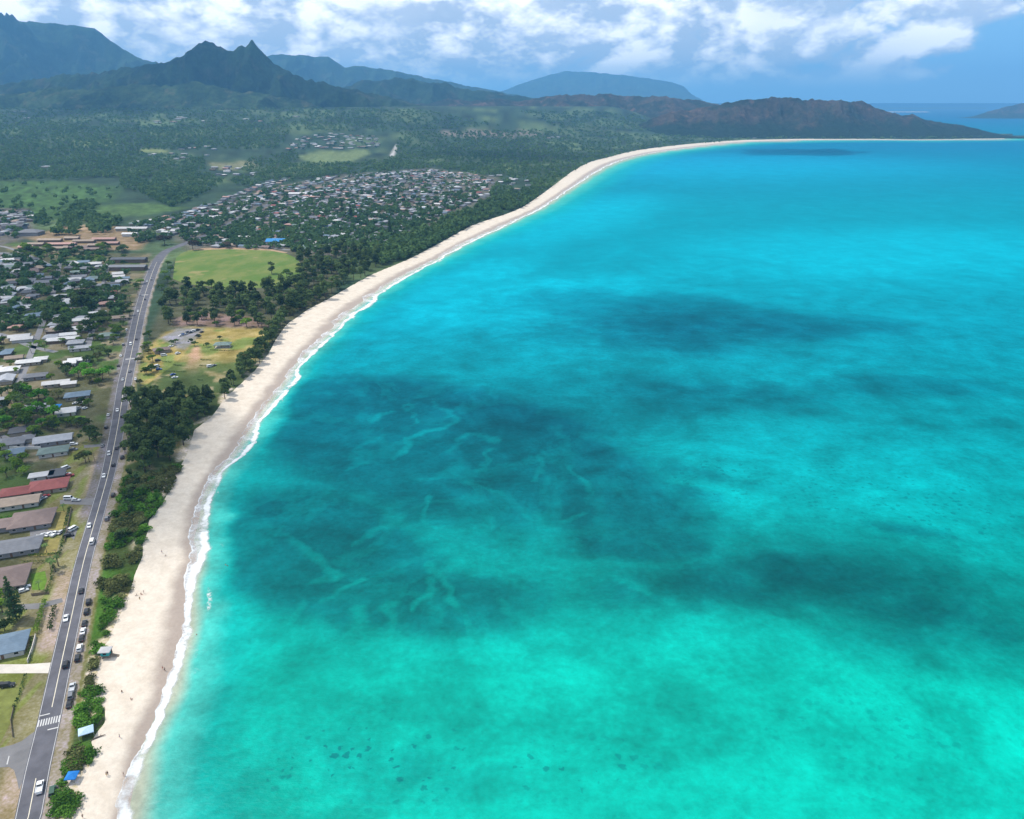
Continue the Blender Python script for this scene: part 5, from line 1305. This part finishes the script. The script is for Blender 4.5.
for px_c, py_c, kd, co in [(112,415,'sedan','silver'),(107,428,'suv','black'),(124,356,'sedan','white'),(126,345,'suv','grey'),(121,366,'sedan','black'),(129,330,'hatchback','white'),(98,447,'sedan','grey')]:
    road_car(px_c, py_c, 'left', kd, co, f'{co} {KW[kd]} parked on the landward shoulder', 'cars parked on the landward shoulder')
for px_c, py_c, kd, co, rot, ph in [(73.5,530,'van','white',1.2,'parked alone on the roadside verge'),(69,536.5,'suv','black',.5,'parked under the hedge beside the white van'),(38,538.5,'suv','white',1.4,'behind the dry front yard'),(43,536,'sedan','silver',1.4,'behind the dry front yard'),(49,535,'sedan','white',1.4,'behind the dry front yard'),(55,535,'pickup','white',1.4,'behind the dry front yard'),(61,533,'sedan','silver',1.4,'behind the dry front yard'),(39.5,542,'hatchback','white',1.4,'behind the dry front yard'),
   (74,445,'suv','white',.2,'in the yard of the green-grey roof'),(74,450,'sedan','grey',.1,'in the yard of the green-grey roof'),(66,469,'van','white',1.0,'beside the long red roof'),(67,475,'sedan','white',.8,'beside the long red roof'),(70,476.5,'suv','red',.6,'beside the long red roof'),(36,501,'pickup','white',.05,'beside the tan roof'),(43,499,'sedan','silver',.9,'beside the tan roof'),(46,497,'sedan','red',.9,'beside the tan roof'),(69,499.5,'van','white',.05,'on the grey driveway near the big roof'),(76,501,'sedan','silver',.05,'on the grey driveway near the big roof'),
   (76,404,'sedan','white',.5,'in the yard right of the white shed'),(79,409,'suv','silver',1.2,'in the yard right of the white shed'),(83,404,'sedan','white',.1,'in the yard right of the white shed'),(85,409,'hatchback','white',.9,'in the yard right of the white shed'),(2,686,'sedan','black',.2,'parked by the pale concrete driveway'),(8,686.5,'suv','black',.2,'parked by the pale concrete driveway'),(25,588,'sedan','white',.7,'on the dark court by the left brown roof'),(24,591.5,'hatchback','white',.7,'on the dark court by the left brown roof')]:
    p = G(px_c, py_c); car(p.x, p.y, rot, kd, co, f'{co} {KW[kd]} {ph}', 'cars in the front yards')
park = [(181,336,'sedan','white'),(183.5,335,'suv','blue'),(186,334.5,'sedan','silver'),(188,333,'suv','black'),(190.5,333,'sedan','black'),(193,332,'van','white'),(195.5,331,'sedan','white'),(198,330.5,'suv','black'),(199,336.5,'suv','grey'),(202,332.5,'sedan','black'),(171,347,'sedan','white'),(178,354,'suv','white'),(164,356,'van','white'),(158,361,'suv','black'),(157,367,'van','white'),(159,370,'suv','blue'),(152,369,'sedan','white'),(173,375,'sedan','blue'),(175,378,'sedan','white'),(210,367,'van','white'),(214,366,'sedan','grey')]
for i, (px_c, py_c, kd, co) in enumerate(park):
    p = G(px_c, py_c); car(p.x, p.y, 1.1 if i < 10 else .4 + .3 * (i % 3), kd, co, f"{co} {KW[kd]} " + ('in the park car park' if i < 10 else 'on the dry grass of the beach park'), 'cars in the beach park')

# ------------------------------------------------------------------ beach furniture
m_teal = plain('teal_paint', (0.05, 0.36, 0.36), 0.6, 0.2, 0.1); m_pole = plain('pole_metal', (0.45, 0.45, 0.46), 0.5, 0.4, 0.05); m_wood = plain('weathered_wood', (0.22, 0.17, 0.12), 0.9, 0.1, 0.2); m_blue = plain('blue_canvas', (0.02, 0.17, 0.48), 0.8, 0.2, 0.1); m_pblue = plain('pale_blue_canvas', (0.42, 0.55, 0.68), 0.8, 0.2, 0.1)
p = G(106.5, 656)
e = empty('beach_hut', (p.x, p.y, LZ - .3), 0.1); tag(e, 'white-roofed beach hut with teal front and ramp standing on open sand', 'hut')
b = MB(); b.box(-1.9, 1.9, -1.5, 1.5, 1.0, 1.15); link('deck', b.mesh('deck', m_wood), e)
b = MB(); b.box(-1.5, 1.5, -1.2, 1.2, 1.15, 3.1); link('wall', b.mesh('wall', m_teal), e)
b = MB(); roof_bits(b, 3.4, 2.8, 3.1, .45, 'hip', .5); link('roof', b.mesh('roof', ROOFS['white']), e)
for a, c in ((-1.7, -1.3), (1.7, -1.3), (-1.7, 1.3), (1.7, 1.3)):
    b = MB(); b.box(a - .08, a + .08, c - .08, c + .08, -.5, 1.0); link('leg', b.mesh('leg', m_wood), e)
b = MB(); b.add([(1.9, -.6, 1.0), (1.9, .6, 1.0), (4.6, .6, 0), (4.6, -.6, 0), (1.9, -.6, 1.1), (1.9, .6, 1.1), (4.6, .6, .1), (4.6, -.6, .1)], [(3, 2, 1, 0), (4, 5, 6, 7), (0, 1, 5, 4), (1, 2, 6, 5), (2, 3, 7, 6), (3, 0, 4, 7)]); link('ramp', b.mesh('ramp', m_wood), e)
b = MB(); b.box(-.6, .6, -1.24, -1.205, 1.7, 2.6); link('window', b.mesh('window', m_glass), e)
p = G(111.5, 654)
e = empty('surfboard_rack', (p.x, p.y, LZ - .3), 0.9); tag(e, 'dark upright board rack leaning beside the white-roofed beach hut', 'rack')
b = MB(); b.box(-.5, .5, -.06, .06, 0, 2.6); link('panel', b.mesh('panel', m_door), e)
for a in (-.45, .45):
    b = MB(); b.tube([(a, .1, -.2), (a, .9, 0), (a, .1, 2.2)], .05, 6); link('leg', b.mesh('leg', m_wood), e)
def canopy(px, py, w_, d_, h_, rot, mat, label, name='canopy_tent'):
    p = G(px, py); e = empty(name, (p.x, p.y, LZ - .1), rot); tag(e, label, 'tent')
    b = MB(); z = h_
    b.add([(-w_, -d_, z), (w_, -d_, z), (w_, d_, z), (-w_, d_, z), (0, 0, z + .8), (-w_, -d_, z - .25), (w_, -d_, z - .25), (w_, d_, z - .25), (-w_, d_, z - .25)], [(0, 1, 4), (1, 2, 4), (2, 3, 4), (3, 0, 4), (5, 6, 1, 0), (6, 7, 2, 1), (7, 8, 3, 2), (8, 5, 0, 3)]); link('canopy', b.mesh('canopy', mat), e)
    for a, c in ((-1, -1), (1, -1), (1, 1), (-1, 1)):
        b = MB(); b.tube([(a * w_ * .96, c * d_ * .96, -.2), (a * w_ * .96, c * d_ * .96, z - .02)], .04, 6); link('pole', b.mesh('pole', m_pole), e)
    return e
canopy(87, 735, 2.3, 1.9, 2.2, .5, m_pblue, 'pale blue canopy tent tucked beside the bushes at the sand edge'); canopy(73, 780, 1.7, 1.7, 2.1, .1, m_blue, 'bright blue canopy tent between bushes near the bottom of the beach')
p = G(97, 738); e = empty('driftwood_log', (p.x, p.y, LZ - .2), .7); e.name = 'driftwood_log'
b = MB(); b.tube([(-2.2, 0, .15), (-.5, .2, .3), (1.2, .1, .25), (2.6, -.2, .2)], [.12, .22, .2, .1], 7); b.tube([(1.0, .1, .25), (1.6, .8, .6)], [.1, .04], 5); link('trunk', b.mesh('trunk', m_bark), e); tag(e, 'grey driftwood log on the sand beside the pale blue tent', 'log')
# park pavilion, hedges, fences, wall, lamp
p = G(223, 347); e = empty('park_pavilion', (p.x, p.y, LZ), .1); tag(e, 'open pavilion with a green-grey hip roof among small park trees', 'pavilion')
b = MB(); roof_bits(b, 13, 8, 2.8, 1.8, 'hip', .7); link('roof', b.mesh('roof', ROOFS['green-grey']), e); b = MB(); b.box(-6.5, 6.5, -4, 4, -.1, .12); link('floor_slab', b.mesh('floor_slab', m_conc), e)
for a in (-6, 0, 6):
    for c in (-3.6, 3.6):
        b = MB(); b.box(a - .15, a + .15, c - .15, c + .15, .12, 2.8); link('post', b.mesh('post', m_wood), e)
p = G(162, 352); e = house(0, 0, 12, 8, 'brown', 'cream', 'hip', at=(p.x, p.y), detail=1, label='brown hip-roofed park building between trees and parked cars', name='park_building', cat='building', rot=.5)
def hedge(name, pts, w_, h_, label, kind='dark', cat='hedge'):
    L_ = smooth_line(gl(pts), 1.3); cl = [(x + rng.uniform(-.2, .2), y + rng.uniform(-.2, .2), h_ * .5, w_, w_, h_ * .55) for x, y in L_]
    o = np.array([L_[len(L_) // 2][0], L_[len(L_) // 2][1], 0]); cl = [(a - o[0], b - o[1], c, d, f, g_) for a, b, c, d, f, g_ in cl]
    V, F, T_ = leaves(cl, 34, .34, 5 + len(pts) + int(o[1]))
    e = link(name, np_mesh(name, V, F, {'tone': T_}, False, [LEAF[kind]]), None, (o[0], o[1], LZ)); tag(e, label, cat); return e
hedge('hedge', [(70,509),(66,525),(63,542),(59,557)], .8, 1.8, 'long dark hedge running from the grey driveway along the dry front yards')
hedge('hedge', [(30,557),(45,556),(58,555)], .8, 1.6, 'dark hedge across the foot of the dry yard below the parked row', 'broadleaf'); hedge('hedge', [(24,563.5),(36,563),(50,562)], 1.0, 1.6, 'light green hedge above the small bright lawn', 'olive')
hedge('hedge', [(54,567),(51,582),(47,594)], .8, 1.8, 'dark hedge on the right side of the small bright lawn'); hedge('hedge', [(45,603),(42,613),(39,624),(36,634)], 1.3, 2.6, 'tall leafy hedge left of two parallel hedges on the dry verge', 'broadleaf'); hedge('hedge', [(55,609),(52.5,619),(50,631)], 1.1, 2.4, 'tall leafy hedge right of two parallel hedges on the dry verge', 'dark')
hedge('hedge', [(0,521),(10,520),(22,518.5)], 1.6, 2.6, 'thick bright green hedge between the big brown-grey roof and the grey roof', 'bright'); hedge('hedge', [(54,424),(70,425),(86,424)], 1.5, 2.4, 'dark hedge below the white shed and its bright lawn', 'dark'); hedge('hedge', [(33,640),(31,650),(29.5,660)], .7, 1.6, 'dark low hedge along the pale wall near the concrete driveway', 'dark')
hedge('hedge', [(26,676),(23.5,683),(20,694),(14,708)], .55, 1.2, 'thin dark hedge running down from the concrete driveway', 'dark'); hedge('hedge', [(16,576),(17,590),(18,598)], .8, 1.7, 'short hedge on the right side of the left brown roof', 'dark')
def wall_run(name, pts, h_, th, mat, label, posts=True, cat='wall'):
    L_ = gl(pts); o = L_[0]; e = empty(name, (o[0], o[1], LZ)); tag(e, label, cat)
    b = MB()
    for (ax, ay), (bx, by) in zip(L_[:-1], L_[1:]):
        d = Vector((bx - ax, by - ay, 0)); M = Matrix.Translation((ax - o[0], ay - o[1], 0)) @ Matrix.Rotation(math.atan2(d.y, d.x), 4, 'Z'); b.box(0, d.length, -th / 2, th / 2, -.2, h_, 0, M)
    link('panel', b.mesh('panel', mat), e)
    if posts:
        for (x, y) in smooth_line(L_, 4.0):
            b = MB(); b.box(x - o[0] - .11, x - o[0] + .11, y - o[1] - .11, y - o[1] + .11, -.2, h_ + .12); link('post', b.mesh('post', mat), e)
wall_run('garden_wall', [(36,637),(33,649),(28,663)], 1.5, .25, m_conc, 'pale garden wall between the slate roof and the dry verge'); wall_run('garden_wall', [(0,448),(20,449.5),(41,449)], 1.8, .25, m_trim, 'long white wall ending at the small slate-roofed cottage')
wall_run('wooden_fence', [(72,509),(68.5,525),(65,542)], 1.4, .08, m_wood, 'weathered wooden fence beside the long hedge of the dry yards', cat='fence'); wall_run('wooden_fence', [(49,594),(40,595),(32,596)], 1.3, .08, m_wood, 'short wooden fence at the foot of the small bright lawn', cat='fence'); wall_run('wooden_fence', [(14,709),(11,722),(13,737)], 1.1, .08, m_wood, 'wooden fence on the grass above the side road', cat='fence')
for px_c, py_c, lab in ((187, 252.5, 'thin pole at the left far corner of the lawn'), (59, 566, 'wooden pole beside the road next to the small bright lawn'), (95, 462, 'wooden pole by the spreading olive tree at the roadside')):
    p = G(px_c, py_c); e = empty('utility_pole', (p.x, p.y, LZ)); tag(e, lab, 'pole')
    b = MB(); b.tube([(0, 0, -.5), (0, 0, 9)], [.16, .11], 8); link('pole', b.mesh('pole', m_wood), e); b = MB(); b.box(-1.1, 1.1, -.07, .07, 8.3, 8.45); link('crossarm', b.mesh('crossarm', m_wood), e)
# blue tarpaulin beside the white shed, dark rows on the park grass
p = G(57.5, 409); e = empty('tarpaulin_shelter', (p.x, p.y, LZ), .1); tag(e, 'blue tarpaulin shelter beside the white shed', 'shelter'); b = MB(); b.box(-2.6, 2.6, -3, 3, 2.3, 2.36, 0, Matrix.Rotation(.12, 4, 'X')); link('tarpaulin', b.mesh('tarpaulin', m_blue), e)
for a in (-2.4, 2.4):
    for c in (-2.8, 2.8):
        b = MB(); b.tube([(a, c, -.2), (a, c, 2.0 + c * .1)], .05, 6); link('pole', b.mesh('pole', m_pole), e)
for i, (a, b_, c) in enumerate([(201, 211, 360), (200, 214, 366), (163, 172, 362), (164, 186, 371.5), (160, 172, 377), (174, 182, 365.5), (197, 203, 380), (211, 234, 350.5)]):
    L_ = gl([(a, c), (b_, c + .6)]); o = L_.mean(0); ln = float(np.hypot(*(L_[1] - L_[0]))); an = math.atan2(L_[1][1] - L_[0][1], L_[1][0] - L_[0][0])
    e = link('hedge', np_mesh('hedge', *(lambda r: (r[0], r[1], {'tone': r[2]}))(leaves([(x, 0, .5, .9, .8, .65) for x in np.arange(-ln / 2, ln / 2, 1.1)], 30, .3, 70 + i)), False, [LEAF['dark']]), None, (o[0], o[1], LZ), an)
    later(e, 'clipped dark hedge in the beach park', 'hedge', 'hedges in the beach park')

# ------------------------------------------------------------------ people: one skinned body each
SKIN = [plain('skin_light', (0.50, 0.32, 0.23), .6, .2, .03), plain('skin_brown', (0.26, 0.15, 0.10), .6, .2, .03)]
m_hair = plain('hair', (0.03, 0.02, 0.015), .8, .1, .05)
CLOTH = {'red': plain('cloth_red', (.45, .04, .04)), 'blue': plain('cloth_blue', (.04, .10, .38)), 'black': plain('cloth_black', (.02, .02, .022)), 'white': plain('cloth_white', (.7, .7, .7)), 'yellow': plain('cloth_yellow', (.6, .42, .05))}
def body_mesh(pose):
    sw = 0.28 if pose == 'walk' else 0.06
    hip = 0.95 if pose != 'sit' else 0.16
    if pose == 'sit':
        legs = [((.10, .30, .42), (.10, .62, .12), (.10, .80, .08)), ((-.10, .28, .42), (-.10, .60, .12), (-.10, .78, .08))]; sh = .70
    else:
        legs = [((.11, sw * .5, .50), (.11, sw * .6, .09), (.11, sw * .6 + .17, .05)), ((-.11, -sw * .2, .50), (-.11, -sw, .10), (-.11, -sw + .17, .05))]; sh = 1.45
    V = [(0, 0, hip)]; E = []; Rr = [.15]
    def add(p, par, r): V.append(p); E.append((par, len(V) - 1)); Rr.append(r); return len(V) - 1
    mid = add((0, -.01, (hip + sh) / 2), 0, .135); ch = add((0, 0, sh - .06), mid, .16); nk = add((0, .01, sh + .07), ch, .055); hd = add((0, .03, sh + .17), nk, .10); add((0, .03, sh + .29), hd, .085)
    for sx_, (k, a, f_) in zip((1, -1), legs):
        t = add((sx_ * .10, k[1] * .15, hip - .06 if pose != 'sit' else hip + .02), 0, .10); kn = add(k, t, .062); an = add(a, kn, .04); add(f_, an, .035)
        s_ = add((sx_ * .19, 0, sh - .04), ch, .06); el = add((sx_ * .27, -sx_ * sw * .4, sh - .32), s_, .042); wr = add((sx_ * .29, -sx_ * sw * .5 + .12, sh - .56), el, .032); add((sx_ * .29, -sx_ * sw * .5 + .17, sh - .66), wr, .036)
        for q in (-.018, .0, .018): add((sx_ * .29 + q, -sx_ * sw * .5 + .19, sh - .74), len(V) - 1 if q == -.018 else len(V) - 2 if q == 0 else len(V) - 3, .011)
    me = bpy.data.meshes.new('person'); me.from_pydata([tuple(v) for v in V], E, []); o = bpy.data.objects.new('person_build', me); COL.objects.link(o)
    md = o.modifiers.new('skin', 'SKIN')
    for i, sv in enumerate(me.skin_vertices[0].data): sv.radius = (Rr[i], Rr[i]); sv.use_root = i == 0
    o.modifiers.new('sub', 'SUBSURF').levels = 1
    dg = bpy.context.evaluated_depsgraph_get(); out = bpy.data.meshes.new_from_object(o.evaluated_get(dg)); bpy.data.objects.remove(o)
    out.name = 'person'; return out, hip, sh
BODY = {k: body_mesh(k) for k in ('stand', 'walk', 'sit')}
def sub_shell(src, z0, z1, grow, name, mat):
    bm = bmesh.new(); bm.from_mesh(src); bm.normal_update()
    bmesh.ops.delete(bm, geom=[f for f in bm.faces if not (z0 < f.calc_center_median().z < z1 and abs(f.calc_center_median().x) < .22)], context='FACES')
    for v in bm.verts: v.co += v.normal * grow
    me = bpy.data.meshes.new(name); bm.to_mesh(me); bm.free(); me.materials.clear(); me.materials.append(mat); return me
def person(px, py, pose, cloth, label, skin=0, z=None, rot=None, group=None):
    zz = None
    q = G(px, py, 1.0)
    i = int(np.argmin(np.hypot(va[:, 0] - q.x, va[:, 1] - q.y) + np.hypot(sa[:, 0] - q.x, sa[:, 1] - q.y))); t = np.clip(np.hypot(q.x - va[i, 0], q.y - va[i, 1]) / np.hypot(*(sa[i] - va[i])), 0, 1.2)
    zz = z if z is not None else (LZ - .12) * (1 - min(t, 1) ** 1.6) + .02
    q = G(px, py, zz); bmx, hip, sh = BODY[pose]
    me = bmx.copy(); me.materials.append(SKIN[skin]); e = link('person', me, None, (q.x, q.y, zz), rot if rot is not None else rng.uniform(0, 6.28))
    link('shorts', sub_shell(bmx, hip - .22, hip + .10, .014, 'shorts', CLOTH[cloth]), e); link('hair', sub_shell(bmx, sh + .20, sh + .5, .016, 'hair', m_hair), e)
    tag(e, label, 'person', group)
for a in [(165,671,'walk','black','person in black shorts walking on wet sand level with the concrete driveway',1),(163,669.5,'walk','red','person in red shorts close behind the walker in black shorts',0),(162,553,'stand','blue','person in blue shorts standing mid-beach level with the dry yards',0),(166,556,'sit','white','person in white shorts sitting on sand near the blue-shorted person',1),
          (137,595.5,'sit','black','person in black shorts sitting at the bushes\' edge, left of a seated group',1),(141,594.5,'sit','red','person in red shorts sitting in a small group by the bushes',0),(144,593.5,'stand','blue','person in blue shorts standing over the seated group by the bushes',0),(140,600,'stand','yellow','person in yellow shorts just below the seated group by the bushes',1),
          (108,775,'stand','black','person in black shorts standing on sand right of the blue tent',1),(106.8,776,'stand','yellow','person in yellow shorts next to the person right of the blue tent',0),(124,776,'walk','white','person in white shorts walking by the foam near the bottom',0),(120,738,'walk','blue','person in blue shorts walking mid-sand beside the pale blue tent',0),(131,700,'sit','red','person in red shorts sitting alone level with the lower parked cars',0),(122,692,'sit','white','person in white shorts sitting alone on sand below the beach hut',1),(83,818,'stand','black','person in black shorts at the very bottom edge of the beach',0)]:
    person(*a)
for a in [(228,568,'stand','black','dark-haired swimmer farther out, upper body above the water',1),(226,567,'stand','blue','swimmer beside the dark-haired one in turquoise water',0),(197,637,'stand','red','wader in red shorts in shallows just outside the foam',0)]:
    person(*a, z=-1.05)
settle_labels()
